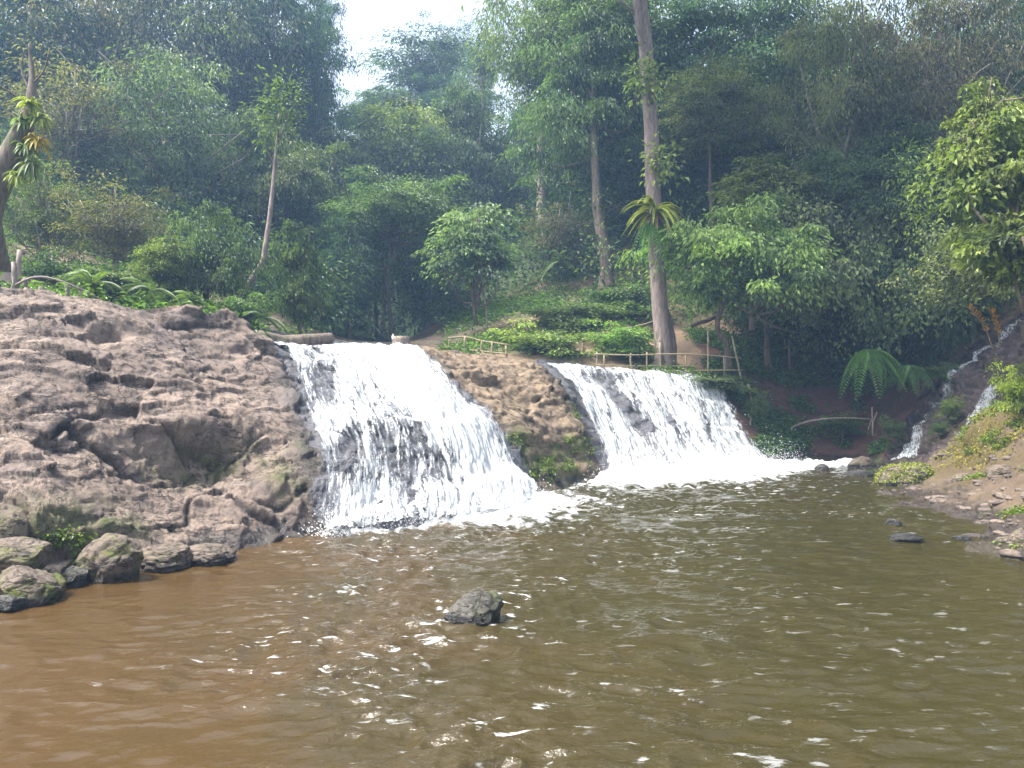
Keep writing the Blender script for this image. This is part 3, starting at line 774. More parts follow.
def crown_mesh(name, *a, **k):
    (v, f, t), c = crown_data(*a, **k)
    return make_mesh(name, v, f, M['leaf'], {'tint': t}, smooth=False), c

def limb_mesh(name, c, R, mat, seed, n=26, r0=0.09):
    r = np.random.default_rng(seed); b = MB()
    root = np.array([0, 0, -R[2] * 0.95])
    for i in r.choice(len(c), min(n, len(c)), replace=False):
        e = c[i]; h = root + np.array([0, 0, (0.15 + 0.75 * r.random()) * R[2]])
        mid = (h + e) / 2 + r.normal(size=3) * 0.12 * np.linalg.norm(e - h); mid[2] -= 0.06 * R[2]
        pts = spline([h, mid, e], 7)
        b.tube(pts, np.linspace(r0 * 0.8, 0.018, 7), 5)
    b.tube(spline([root, root * 0.4 + r.normal(size=3) * .12, np.array([0, 0, R[2] * .6])], 8), np.linspace(r0 * 1.5, 0.03, 8), 7)
    return b.mesh(name, mat)

# crown kinds: (mesh, limb mesh, half sizes)
K = {}
def kind(key, R, mat='bark', nl=26, **a):
    i = len(K)
    me, c = crown_mesh('crown', 900 + i * 7, R, **a)
    K[key] = (me, limb_mesh('branchwork', c, R, M[mat], 40 + i, nl, .02 * R[0]), np.array(R))
kind('dome', (4, 4, 3.4), ncl=170, cr=0.9, lpc=170, L=0.2, W=0.085, droop=.35, flat=.35)
kind('tall', (3.2, 3.2, 5.2), ncl=170, cr=0.9, lpc=140, L=0.2, W=0.075, droop=.45, bottom=-.9, flat=.4)
kind('fine', (3.6, 3.6, 4.4), mat='bark_pale', nl=44, ncl=190, cr=0.8, lpc=110, L=0.19, W=0.06, droop=.7, bottom=-.9, hang=.7)
kind('layer', (4.4, 4.4, 2.8), ncl=130, cr=1.2, lpc=200, L=0.21, W=0.08, droop=.4, flat=.18, layers=5, bottom=-.8)
kind('airy', (3.4, 3.4, 3.8), mat='bark_pale', nl=70, ncl=120, cr=0.75, lpc=70, L=0.17, W=0.06, droop=.4, bottom=-.9, shell=.2)
kind('shrub', (1.6, 1.6, 1.6), ncl=100, cr=0.44, lpc=75, L=0.15, W=0.075, droop=.25, bottom=-.95, flat=.35)
kind('bush', (1.7, 1.7, 1.3), ncl=110, cr=0.42, lpc=75, L=0.15, W=0.07, droop=.2, bottom=-.7, flat=.4)
kind('drape', (2.2, 2.2, 2.8), ncl=130, cr=0.5, lpc=80, L=0.18, W=0.085, droop=.9, bottom=-.95, hang=2.4, flat=.5)
kind('broad', (3.0, 3.0, 1.7), ncl=170, cr=0.55, lpc=120, L=0.16, W=0.07, droop=.3, flat=.28, bottom=-.6)
kind('young', (2.0, 2.0, 2.6), ncl=64, cr=0.52, lpc=90, L=0.15, W=0.065, droop=.35, flat=.22, bottom=-.9, shell=.25)
kind('spread', (4.0, 3.2, 2.3), ncl=170, cr=0.62, lpc=130, L=0.17, W=0.075, droop=.4, flat=.32, hang=.5, shell=.3, bottom=-.8)
kind('conifer', (3.0, 3.0, 3.6), ncl=80, cr=1.0, lpc=130, L=0.24, W=0.06, droop=.3, flat=.13, layers=6, shell=.3, bottom=-.9)

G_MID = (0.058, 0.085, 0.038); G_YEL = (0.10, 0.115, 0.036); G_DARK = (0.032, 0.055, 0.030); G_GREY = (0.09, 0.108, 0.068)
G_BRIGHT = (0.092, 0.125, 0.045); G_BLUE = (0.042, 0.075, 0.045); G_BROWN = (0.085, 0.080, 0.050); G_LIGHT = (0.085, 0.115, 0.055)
def jitcol(c, r): return tuple(x * (0.9 + 0.2 * r.random()) for x in c) + (1.0,)

def tree(name, key, px, py, w, h, Y, col, label, cat='tree', group=None, trunk=None, tr=None, rot=None, mat='bark', base=None, seed=None):
    """crown centred at pixel (px, py) w x h pixels large, Y metres off; trunk: extra (px, py, Y) points between the ground and the crown"""
    r = random.Random(seed if seed is not None else int(px * 7 + py * 13 + Y))
    me, lm, R = K[key]
    c = P(px, py, Y)
    sx = w / F * Y / 2 / (R[0] * 0.92); szz = h / F * Y / 2 / (R[2] * 0.92)
    if base is None:
        g = np.array([c[0] + 0.04 * (r.random() - .5) * c[2], Y + 0.3 * (r.random() - .5), 0.0]); g[2] = hz(g[0], g[1]) - 0.1
    else:
        g = P(*base)
    top = c + np.array([0, 0, 0.25 * szz * R[2]])
    pts = [g] + [P(*q) for q in (trunk or [])]
    if not trunk and np.linalg.norm(top - g) > 0.8:
        m = (g + top) / 2 + np.array([r.uniform(-.25, .25), 0, 0]); pts.append(m)
    pts.append(top)
    e = empty(name, g, label, cat, group)
    H_ = max(top[2] - g[2], 0.5)
    rad = tr if tr else 0.012 * H_ + 0.03
    b = MB(); sp = spline(pts, 22)
    tt = np.linspace(0, 1, 22)
    b.tube(sp, rad * (1 - 0.55 * tt) * (1 + 0.55 * np.exp(-tt * 22)), 10, 0.12, int(px))
    b.build('trunk', M[mat], e, loc=g)
    cc = jitcol(col, r)
    for nm, mm in (('crown', me), ('branchwork', lm)):
        o = link(nm, mm, e)
        o.location = [float(x) for x in (c - g)]
        o.scale = (sx, sx * r.uniform(.9, 1.1), szz)
        o.rotation_euler = (0, 0, rot if rot is not None else r.uniform(0, 6.28))
        o.color = cc
    return e

# ------------------------------------------------------------------ forest, from far to near
T = tree
WL, WR, WC = 'trees on the valley side above the bedrock', 'trees on the valley side above the fence', 'trees along the valley gap'
T('tree', 'conifer', 422, 78, 100, 92, 58, G_DARK, 'dark layered tree standing out against the white sky gap', group=WC, mat='bark')
T('tree', 'airy', 447, 52, 74, 62, 62, G_DARK, 'sparse see-through treetop highest inside the white sky gap', group=WC)
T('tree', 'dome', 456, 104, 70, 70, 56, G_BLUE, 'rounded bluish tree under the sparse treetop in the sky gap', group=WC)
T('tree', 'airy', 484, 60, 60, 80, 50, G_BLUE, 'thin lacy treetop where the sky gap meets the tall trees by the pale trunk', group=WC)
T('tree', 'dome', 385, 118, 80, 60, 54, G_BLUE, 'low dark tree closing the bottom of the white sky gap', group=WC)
T('tree', 'dome', 425, 160, 150, 120, 46, G_YEL, 'dome-shaped yellowish green tree below the sky gap', group=WC)
T('tree', 'dome', 350, 190, 110, 130, 43, G_MID, 'yellow-tinged tree beside the dome-shaped tree under the sky gap', group=WC)
T('tree', 'tall', 20, 40, 170, 230, 36, G_DARK, 'dark tall tree in the upper corner over the leaning fern-covered trunk', group=WL)
T('tree', 'fine', 110, 30, 170, 230, 38, G_BROWN, 'brownish fine-leaved tall tree next to the dark corner tree', group=WL, mat='bark_pale')
T('tree', 'fine', 200, 30, 170, 240, 40, G_GREY, 'pale grey-green tall tree with thin upright stems high over the bedrock', group=WL, mat='bark_pale')
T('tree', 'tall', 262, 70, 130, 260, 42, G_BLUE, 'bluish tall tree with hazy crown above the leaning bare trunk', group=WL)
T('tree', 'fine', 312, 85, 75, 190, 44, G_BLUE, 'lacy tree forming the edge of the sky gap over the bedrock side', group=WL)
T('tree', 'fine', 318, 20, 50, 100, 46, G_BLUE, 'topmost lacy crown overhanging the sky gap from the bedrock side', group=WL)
T('tree', 'airy', 75, 120, 180, 150, 29, G_BROWN, 'twiggy brown tree behind the leaning fern-covered trunk', group=WL, mat='bark_pale')
T('tree', 'fine', 165, 135, 180, 170, 32, G_GREY, 'broad grey tree with small leaves in the middle of the wooded slope', group=WL, mat='bark_pale')
T('tree', 'dome', 265, 190, 130, 150, 34, G_MID, 'round green tree hanging around the top of the leaning bare trunk', group=WL)
T('tree', 'airy', 45, 210, 130, 130, 22, G_MID, 'loose green tree behind the branch railing at the frame edge', group=WL)
T('tree', 'airy', 115, 220, 130, 100, 21, G_BROWN, 'bare-looking brown bush tree behind the top of the bedrock', group=WL, mat='bark_pale')
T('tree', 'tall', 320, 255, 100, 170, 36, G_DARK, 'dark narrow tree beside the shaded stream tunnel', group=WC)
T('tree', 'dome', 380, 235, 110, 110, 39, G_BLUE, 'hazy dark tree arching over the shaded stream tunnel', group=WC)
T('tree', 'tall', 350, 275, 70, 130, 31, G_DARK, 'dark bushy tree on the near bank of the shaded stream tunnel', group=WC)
T('tree', 'dome', 395, 215, 130, 90, 33, G_MID, 'green tree arching low over the mouth of the shaded stream tunnel', group=WC)
T('tree', 'drape', 425, 275, 100, 70, 36, G_MID, 'drooping green tree on the far lip of the shaded stream tunnel', group=WC)
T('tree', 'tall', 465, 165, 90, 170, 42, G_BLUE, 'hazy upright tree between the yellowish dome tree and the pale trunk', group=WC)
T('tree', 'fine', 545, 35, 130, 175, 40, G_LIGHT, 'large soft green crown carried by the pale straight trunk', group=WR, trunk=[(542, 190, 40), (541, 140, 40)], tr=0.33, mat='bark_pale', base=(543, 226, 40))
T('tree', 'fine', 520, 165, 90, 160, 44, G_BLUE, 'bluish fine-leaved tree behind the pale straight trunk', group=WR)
T('tree', 'layer', 592, 95, 140, 150, 35, G_MID, 'tree with two dark stems dividing above the green bank', group=WR, trunk=[(606, 255, 32.2), (598, 215, 32.5), (596, 180, 33)], tr=0.3, base=(607, 292, 32))
T('tree', 'dome', 600, 35, 150, 130, 38, G_LIGHT, 'light green crown just beside the top of the tall pinkish trunk', group=WR)
T('tree', 'airy', 560, 235, 110, 90, 35, G_BROWN, 'low brownish tree at the foot of the pale straight trunk', group=WR)
T('tree', 'layer', 715, 40, 180, 120, 37, G_BLUE, 'layered bluish tree behind the upper tall pinkish trunk', group=WR)
T('tree', 'layer', 712, 108, 130, 75, 33, G_LIGHT, 'pale layered foliage spreading beside the middle of the tall pinkish trunk', group=WR)
T('tree', 'layer', 800, 75, 130, 130, 38, G_LIGHT, 'green layered tree between the tall pinkish trunk and the grey drooping tree', group=WR)
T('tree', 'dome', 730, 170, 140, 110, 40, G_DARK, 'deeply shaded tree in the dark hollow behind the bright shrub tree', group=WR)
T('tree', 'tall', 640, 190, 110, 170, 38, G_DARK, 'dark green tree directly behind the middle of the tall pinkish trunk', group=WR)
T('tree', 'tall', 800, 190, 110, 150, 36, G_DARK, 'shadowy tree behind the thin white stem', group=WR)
T('tree', 'fine', 855, 80, 140, 220, 28, G_GREY, 'grey drooping fine-leaved tree on a thin white stem', group=WR, trunk=[(850, 160, 28), (846, 115, 28)], tr=0.09, mat='bark_pale', base=(853, 215, 28))
T('tree', 'fine', 940, 60, 140, 220, 27, G_BROWN, 'brown vine-laden tree beside the grey drooping tree', group=WR, mat='bark_pale')
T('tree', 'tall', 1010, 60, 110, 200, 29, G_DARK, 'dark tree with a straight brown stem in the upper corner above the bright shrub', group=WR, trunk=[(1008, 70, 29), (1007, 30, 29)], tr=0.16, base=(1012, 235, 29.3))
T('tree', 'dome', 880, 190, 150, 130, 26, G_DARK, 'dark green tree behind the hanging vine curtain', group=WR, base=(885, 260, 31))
T('tree', 'shrub', 765, 195, 100, 78, 27, G_YEL, 'bright yellow-green shrub tree above the spreading tree by the fence')
T('tree', 'spread', 752, 258, 220, 140, 24.9, (0.12, 0.16, 0.07), 'spreading small tree with bright leaves overhanging the bamboo fence', trunk=[(727, 345, 25.2), (718, 318, 25.1)], tr=0.13, base=(728, 369, 25.3), rot=0.4)
T('tree', 'young', 476, 250, 112, 145, 27.5, (0.095, 0.13, 0.07), 'young light green tree on a thin stem near the small bamboo railing', trunk=[(486, 310, 27.5)], tr=0.05, mat='bark_pale', base=(487, 342, 27.5), rot=1.2)

# shrubs and hanging plants
T('shrub', 'spread', 204, 256, 118, 112, 20.5, (0.075, 0.105, 0.05), 'bright round-leaved shrub behind the crest of the bedrock', 'shrub')
T('shrub', 'shrub', 160, 262, 50, 50, 19.5, G_YEL, 'yellow-green leafy shrub touching the bright round-leaved shrub', 'shrub')
T('shrub', 'shrub', 300, 280, 56, 112, 22.5, G_MID, 'tall narrow green shrub between the leaning bare trunk and the fallen log', 'shrub')
T('shrub', 'bush', 110, 285, 90, 40, 18, G_MID, 'low ferny bush along the bedrock crest behind the branch railing', 'shrub')
T('shrub', 'bush', 60, 275, 70, 40, 19, G_DARK, 'dark low bush right behind the curved branch railing', 'shrub')
T('shrub', 'bush', 240, 312, 60, 40, 19.5, G_MID, 'low green bush at the foot of the leaning bare trunk', 'shrub')
T('shrub', 'bush', 543, 344, 84, 40, 25.2, (0.12, 0.17, 0.05), 'rounded bright green bush on the path side facing the fence', 'shrub')
T('shrub', 'bush', 626, 342, 76, 44, 25.6, (0.11, 0.155, 0.05), 'green bush leaning against the foot of the tall pinkish trunk', 'shrub')
T('shrub', 'bush', 575, 316, 90, 30, 28.5, G_MID, 'long low bush halfway up the green bank', 'shrub')
T('shrub', 'bush', 625, 300, 70, 40, 29.5, G_MID, 'dark leafy bush higher on the green bank by the double-stemmed tree', 'shrub')
T('shrub', 'drape', 815, 240, 130, 120, 25.6, (0.13, 0.155, 0.09), 'pale drooping bush hanging at the edge of the dark hollow by the fence', 'shrub', base=(805, 300, 30))
T('shrub', 'drape', 872, 258, 130, 130, 26.0, (0.12, 0.145, 0.085), 'grey-green hanging bush over the dark undercut of the bank', 'shrub', base=(868, 278, 30))
T('shrub', 'drape', 950, 262, 130, 150, 26.4, G_DARK, 'dark hanging creeper bush above the trickle rock', 'shrub', base=(950, 255, 30))
T('shrub', 'drape', 905, 195, 60, 110, 25.4, G_BRIGHT, 'light green curtain of hanging creeper high over the trickle rock', 'shrub', base=(910, 250, 30.5))
T('shrub', 'shrub', 985, 140, 90, 120, 15.5, G_YEL, 'sunlit yellow-green shrub with big leaves, upper one above the trickle rock', 'shrub', base=(1070, 320, 15.5), tr=.04)
T('shrub', 'shrub', 1025, 215, 150, 190, 14.8, G_BRIGHT, 'large sunlit leafy shrub filling the frame edge above the trickle rock', 'shrub', base=(1090, 330, 15.3), tr=.05)
T('shrub', 'drape', 985, 248, 130, 90, 19.5, G_LIGHT, 'shaded hanging shrub under the large sunlit shrub', 'shrub', base=(1060, 330, 16.5), tr=.04)
T('shrub', 'bush', 1024, 393, 44, 56, 16.6, (0.14, 0.16, 0.03), 'yellow-green small-leaved bush on the orange mound by the trickle', 'shrub', base=(1024, 412, 16.8))
T('shrub', 'bush', 938, 428, 16, 14, 21.4, G_MID, 'small green bush growing between the two trickles', 'shrub')
T('shrub', 'bush', 842, 425, 40, 26, 24.6, G_MID, 'dark green bush on the red earth bank', 'shrub')
T('shrub', 'bush', 715, 383, 76, 20, 24.2, G_MID, 'low green bush trailing under the bamboo fence above the fall', 'shrub')
T('shrub', 'bush', 752, 415, 28, 44, 24.0, G_MID, 'green bush beside the far end of the white fall', 'shrub')

T('shrub', 'bush', 950, 408, 22, 24, 21.9, G_BRIGHT, 'bright green plant in the crack beside the wider trickle', 'shrub', base=(950, 420, 22))
T('shrub', 'bush', 893, 428, 22, 24, 22.4, G_MID, 'green plant on the lower edge of the thin trickle', 'shrub', base=(893, 440, 22.5))
T('shrub', 'bush', 945, 372, 44, 20, 23.9, G_MID, 'low plant fringing the upper edge of the trickle rock', 'shrub', base=(945, 380, 24))
T('shrub', 'bush', 1008, 412, 26, 22, 17.3, G_BRIGHT, 'small bright plant in front of the yellow-green bush on the mound', 'shrub', base=(1008, 420, 17.4))

# ------------------------------------------------------------------ the tall trunk by the fence and the bare leaning trunks
def bare(name, pts, rad, mat, label, cat, n=40, seg=14, extra=None):
    w = [P(*p) for p in pts]
    e = empty(name, w[0], label, cat)
    b = MB(); b.tube(spline(w, n), spline(np.array(rad)[:, None], n)[:, 0], seg, 0.16, len(pts))
    for q, rr in (extra or []):
        ww = [P(*p) for p in q]
        b.tube(spline(ww, 14), np.linspace(rr[0], rr[1], 14), 8, 0.1, 3)
    b.build('trunk', M[mat], e, loc=w[0])
    return e, w
e, w = bare('tree', [(667, 374, 25), (661, 320, 25), (655, 235, 25), (651, 130, 25), (646, 50, 25), (641, 0, 25), (634, -80, 25), (628, -180, 25)], [.32, .27, .25, .235, .225, .19, .16, .1], 'bark_pink',
     'tallest tree with thick pinkish bare trunk rising beside the bamboo fence', 'tree',
     extra=[([(647, 60, 25), (638, 20, 24.7), (636, -40, 24.6), (640, -120, 24.5)], (.14, .08)), ([(641, 20, 24.9), (630, 8, 24.6), (618, 0, 24.4)], (.06, .03)),
            ([(670, 372, 25.1), (673, 345, 25.25), (668, 310, 25.1)], (.2, .05)), ([(657, 374, 24.8), (660, 350, 24.8), (662, 320, 24.9)], (.2, .05))])
me, lm, R = K['layer']
c = P(628, -230, 25)
o = link('crown', me, e); o.location = [float(x) for x in c - w[0]]; o.scale = (1.5, 1.5, 1.4); o.color = G_MID + (1,)
o = link('branchwork', lm, e); o.location = [float(x) for x in c - w[0]]; o.scale = (1.5, 1.5, 1.4)
e, w = bare('tree', [(238, 304, 22), (247, 288, 22), (258, 270, 22), (263, 262, 22), (265, 250, 22.05), (269, 222, 22.2), (273, 185, 22.4), (277, 145, 22.6), (279, 112, 22.8)], [.12, .10, .095, .085, .08, .07, .06, .05, .03], 'bark_pink', 'slender bare pale trunk leaning over the bedrock crest', 'tree', seg=10, extra=[([(277, 145, 22.6), (284, 128, 22.5), (287, 108, 22.5)], (.03, .01)), ([(275, 165, 22.5), (266, 148, 22.4), (264, 130, 22.4)], (.025, .008))])
e, w = bare('leaning_tree', [(8, 300, 16), (4, 275, 15.8), (-2, 250, 15.5), (-9, 222, 15.3), (-6, 195, 15.2), (6, 168, 15.2), (20, 138, 15.2), (29, 112, 15.3), (32, 85, 15.4), (31, 62, 15.5), (29, 44, 15.5)], [.2, .17, .16, .19, .25, .24, .2, .13, .07, .04, .015], 'bark', 'crooked brown trunk covered in yellow-green ferns at the frame edge', 'tree',
     extra=[([(30, 110, 15.3), (14, 95, 15.2), (-8, 82, 15.0)], (.03, .015)), ([(32, 85, 15.4), (44, 70, 15.4), (50, 48, 15.4)], (.025, .01)), ([(32, 95, 15.4), (22, 72, 15.5), (24, 50, 15.5)], (.025, .01))])
e, w = bare('pole', [(790, 372, 26), (789, 340, 26)], [.04, .04], 'bark', 'upright dark pole in the shade behind the fence end', 'pole', n=6, seg=6)

# leaf clusters growing on trunks
def leaf_obj(name, v, f, t, col, parent=None, loc=(0, 0, 0)):
    v = v - np.asarray(loc, float)
    o = link(name, make_mesh(name, v, f, M['leaf'], {'tint': t}, smooth=False), parent)
    o.color = tuple(col) + (1,)
    if parent is None: o.location = [float(x) for x in loc]
    return o

def fern(name, at, n, L, W, col, label, cat='fern', seed=0, lift=0.5, droop=0.9, pin=22, az=None, group=None, strap=False):
    """n arching fronds from one point; strap: undivided tongue fronds, else rows of leaflets"""
    r = np.random.default_rng(seed); V, Fc, Tt, nv = [], [], [], 0
    for i in range(n):
        a = (r.uniform(*az) if az else i / n * 6.283 + r.uniform(-.3, .3)); l = L * r.uniform(.45, 1.15)
        d = np.array([math.cos(a), math.sin(a), 0]); li = lift * r.uniform(.1, 1.7)
        s = np.linspace(0, 1, pin)
        rach = np.asarray(at)[None] + d[None] * (s * l * .85)[:, None] + np.array([0, 0, 1.0])[None] * (l * (li * s - droop * s * s))[:, None]
        tg = np.gradient(rach, axis=0); side = np.cross(d, [0, 0, 1.0]); ti = np.clip(r.uniform(.2, .8) + 0.1 * r.normal(size=pin), 0, 1)
        if strap:
            wd = W * np.sin(np.clip(s * .93 + .07, 0, 1) * math.pi) ** .6
            v = np.concatenate([rach + side * wd[:, None] * .5 + np.array([0, 0, .25]) * wd[:, None], rach, rach - side * wd[:, None] * .5 + np.array([0, 0, .25]) * wd[:, None]])
            k = np.arange(pin - 1)
            f = np.concatenate([np.stack([k, k + 1, k + pin], 1), np.stack([k + 1, k + 1 + pin, k + pin], 1), np.stack([k + pin, k + 1 + pin, k + 2 * pin], 1), np.stack([k + 1 + pin, k + 1 + 2 * pin, k + 2 * pin], 1)])
            t = np.tile(ti, 3)
        else:
            wd = W * np.sin(np.clip(s * .9 + .1, 0, 1) * math.pi) ** .7 * .5
            both = []
            for sg in (-1, 1):
                both.append(leaves(rach, side[None] * sg + 0.35 * tg / (np.linalg.norm(tg, axis=1, keepdims=True) + 1e-9) - np.array([0, 0, .15]), np.tile([0, 0, 1.0], (pin, 1)), wd, np.full(pin, l / pin * 1.05), ti))
            v = np.concatenate([both[0][0], both[1][0]]); f = np.concatenate([both[0][1], both[1][1] + len(both[0][0])]); t = np.concatenate([both[0][2], both[1][2]])
        if not strap:
            k = np.arange(pin - 1); q0 = len(v); rw = .012 * (1.1 - s)[:, None]
            v = np.concatenate([v, rach + side * rw, rach - side * rw]); t = np.concatenate([t, np.full(2 * pin, .35)])
            f = np.concatenate([f, q0 + np.stack([k, k + 1, k + pin], 1), q0 + np.stack([k + 1, k + 1 + pin, k + pin], 1)])
        V.append(v); Fc.append(f + nv); Tt.append(t); nv += len(v)
    if strap:
        o = leaf_obj(name, np.concatenate(V), np.concatenate(Fc), np.concatenate(Tt), col, None, at)
        return tag(o, label, cat, group)
    e = empty(name, at, label, cat, group); k = 0
    for v, f, tt in zip(V, Fc, Tt):
        leaf_obj('frond', v, f - k, tt, col, e, at); k += len(v)
    return e

fern('nest_fern', P(655, 212, 24.5), 64, 1.4, .11, (0.13, 0.14, 0.03), 'nest fern ringing the tall pinkish trunk with yellow-green tongue leaves', seed=3, lift=.55, droop=.75, strap=True)
fern('hanging_fern', P(652, 222, 24.6), 16, 1.3, .3, (0.06, 0.14, 0.03), 'bright green fern hanging below the nest fern on the trunk', seed=4, lift=.1, droop=1.4, az=(-2.6, -.6))
fern('dead_fern', P(656, 216, 24.6), 16, .9, .1, (0.12, 0.085, 0.04), 'brown withered fern skirt under the nest fern', seed=5, lift=.1, droop=1.1, strap=True)
fern('large_fern', P(868, 350, 23.4), 12, 1.5, .55, (0.075, 0.14, 0.045), 'big arching fern drooping in the dark undercut near the trickle rock', seed=6, lift=.22, droop=1.15, az=(-3.0, -.1), pin=30)
fern('tree_fern', P(908, 366, 23.2), 9, 1.0, .4, (0.065, 0.12, 0.045), 'smaller fern beside the big arching fern in the undercut', seed=7, lift=.25, droop=1.1, az=(-3.1, 0), pin=26)
for i, (x, y, L, cl, lab) in enumerate(((36, 106, .36, (0.13, 0.15, .03), 'yellow-green fern tuft highest on the crooked trunk'), (28, 122, .32, (0.09, 0.13, .03), 'dense green fern tuft midway on the crooked trunk'), (45, 120, .30, (0.15, 0.17, .04), 'light fern tuft on the outer side of the crooked trunk'),
        (42, 142, .36, (0.24, 0.17, .02), 'orange-yellow fern tuft sticking out of the crooked trunk'), (30, 148, .36, (0.08, 0.11, .03), 'dark green fern tuft beside the orange-yellow one on the crooked trunk'), (36, 166, .42, (0.08, 0.1, .03), 'grassy fern tuft drooping from the crooked trunk'), (22, 176, .3, (0.16, 0.18, .04), 'small pale fern tuft lowest on the crooked trunk'))):
    fern('fern_tuft', P(x - 5, y, 15.0), 46, L, .05, cl, lab, seed=20 + i, lift=.8, droop=1.1, strap=True, pin=10, group='fern tufts on the crooked trunk')
for i, (x, y, Y, L, lab) in enumerate(((262, 318, 19.2, .8, 'fern by the log end at the bedrock crest'), (150, 292, 17.2, .8, 'fern on the bedrock crest below the bright shrub'), (92, 285, 16.6, .8, 'fern just behind the end of the curved branch railing'), (560, 262, 33, 1.5, 'broad-leaved fern plant on the bank under the pale straight trunk'), (190, 300, 18.2, .8, 'dark fern at the foot of the bright round-leaved shrub'))):
    fern('fern', P(x, y, Y), 14, L, .26, G_MID, lab, seed=30 + i, lift=.7, droop=.8)

# creeper climbing the tall trunk
def creeper(name, path, rad, n, L, W, col, label, seed):
    r = np.random.default_rng(seed); p = spline([P(*q) for q in path], 200)
    i = r.integers(0, 200, n)
    cl = sstep(-.1, .5, vnoise(np.stack([i * .07, i * 0, i * 0], 1), seed))
    keep = r.random(n) < cl; i = i[keep]; m = len(i)
    o = r.normal(size=(m, 3)) * rad
    o[:, 1] -= .1
    v, f, t = leaves(p[i] + o, o + np.array([0, -.2, -.15]) + .2 * rdir(r, m), np.array([0, -.3, 1.0]) + .4 * rdir(r, m), L * r.uniform(.6, 1.2, m), W * r.uniform(.7, 1.2, m), r.random(m))
    return tag(leaf_obj(name, v, f, t, col, None, p[0]), label, 'creeper')
creeper('climbing_vine', [(668, 200, 24.7), (660, 150, 24.7), (648, 110, 24.7), (645, 70, 24.7), (648, 30, 24.7)], .28, 2600, .22, .12, (0.12, 0.15, 0.06), 'leafy creeper climbing the upper tall pinkish trunk', 5)
creeper('hanging_vine', [(277, 140, 22.4), (279, 125, 22.5), (281, 105, 22.6), (288, 90, 22.7)], .34, 900, .18, .07, G_MID, 'leafy creeper smothering the top of the slender leaning trunk', 12)
creeper('climbing_vine', [(598, 290, 31.7), (600, 240, 31.9), (596, 200, 32.2), (596, 175, 32.5)], .3, 700, .26, .12, G_MID, 'leafy creeper wrapping the double-stemmed dark tree', 6)
creeper('hanging_vine', [(905, 150, 21.5), (912, 180, 21.3), (918, 215, 21.3), (922, 240, 21.2)], .25, 900, .16, .06, G_BRIGHT, 'narrow fall of pale creeper leaves above the dark hanging creeper bush', 8)

# ------------------------------------------------------------------ undergrowth that nobody could count
def scatter(name, pts, nper, rad, L, W, col, seed, flat=.5, droop=.3):
    r = np.random.default_rng(seed); m = len(pts) * nper
    o = r.normal(size=(m, 3)) * rad * np.array([1, 1, flat])
    c = np.repeat(pts, nper, axis=0); ct = np.repeat(np.clip(.4 + .22 * r.normal(size=len(pts)), 0, 1), nper)
    d = o / rad + .5 * rdir(r, m); d[:, 2] -= droop
    v, f, t = leaves(c + o, d, np.array([0, 0, 1.0]) + .6 * rdir(r, m), L * r.uniform(.6, 1.3, m), W * r.uniform(.7, 1.2, m), np.clip(ct + .2 * r.normal(size=m), 0, 1))
    o = leaf_obj(name, v, f, t, col); return tag(o, kind='stuff')
r = np.random.default_rng(3)
# ground cover on the slopes round the falls
cand = np.where((REG == 7) & (Bf[:, 1] < 35.5) & (np.abs(Bf[:, 0] / Bf[:, 1]) < .85))[0]
_px = 512 + F * fin[cand, 0] / fin[cand, 1]
wgt = moss[cand] * (fin[cand, 1] / 25) ** 2 * np.where((_px > 318) & (_px < 445) & (fin[cand, 1] > 21), 0.0, 1.0) * np.where((_px < 300) & (fin[cand, 1] < 21), .35, 1.0)
pk = r.choice(cand, 7000, p=wgt / wgt.sum())
scatter('ground_cover', fin[pk] + np.array([0, 0, .12]), 14, .18, .15, .07, (0.06, 0.105, 0.026), 4)
cand = np.where((REG == 5) & (moss > .35) & (fin[:, 2] > .3))[0]
pk = r.choice(cand, 2200)
scatter('ground_cover', fin[pk] + np.array([0, 0, .06]), 14, .12, .12, .06, (0.045, 0.085, 0.025), 5)
cand = np.where(((REG == 3) | (REG == 1) | (REG == 6) | (REG == 8)) & (moss > .55) & (fin[:, 2] > .15) & (fin[:, 1] < 24))[0]
cl = sstep(.15, .45, fbm(fin[cand] * 2.5, 2, 66)); 
pk = r.choice(cand, 1300, p=cl / cl.sum())
scatter('moss_tuft', fin[pk] + np.array([0, 0, .0]), 10, .05, .06, .035, (0.085, 0.12, 0.02), 6)
# understorey and far wood on the valley sides
n = 5200
yy = 27 + 75 * r.random(n) ** 1.5; uu = r.uniform(-.95, .95, n); xx = uu * yy
zz = height(xx, yy)
pxx = 512 + F * uu
tunnel = (np.abs(pxx - 395) < 55) & (yy < 45)
slope = (pxx > 430) & (pxx < 780) & (yy < 33)
ok = ~tunnel & ~slope & ~((pxx > 335) & (pxx < 510) & (yy > 48))
pts = np.stack([xx, yy, zz + r.uniform(.2, 3.2, n) * np.clip(yy / 40, .5, 2.2)], 1)[ok]
pts2 = pts[pts[:, 1] > 44]; pts1 = pts[pts[:, 1] <= 44]
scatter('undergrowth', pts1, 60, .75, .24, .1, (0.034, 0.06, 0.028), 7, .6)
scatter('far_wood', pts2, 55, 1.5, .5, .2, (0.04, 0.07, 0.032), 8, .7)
# shaded creepers on the steep bank behind the hollow
n = 900
uu = r.uniform(735, 1030, n); yy = r.uniform(27.4, 31, n); xx = (uu - 512) / F * yy
pts = np.stack([xx, yy, height(xx, yy) + r.uniform(.1, 2.2, n)], 1)
scatter('undergrowth', pts, 36, .4, .16, .08, (0.026, 0.045, 0.022), 9, .7)

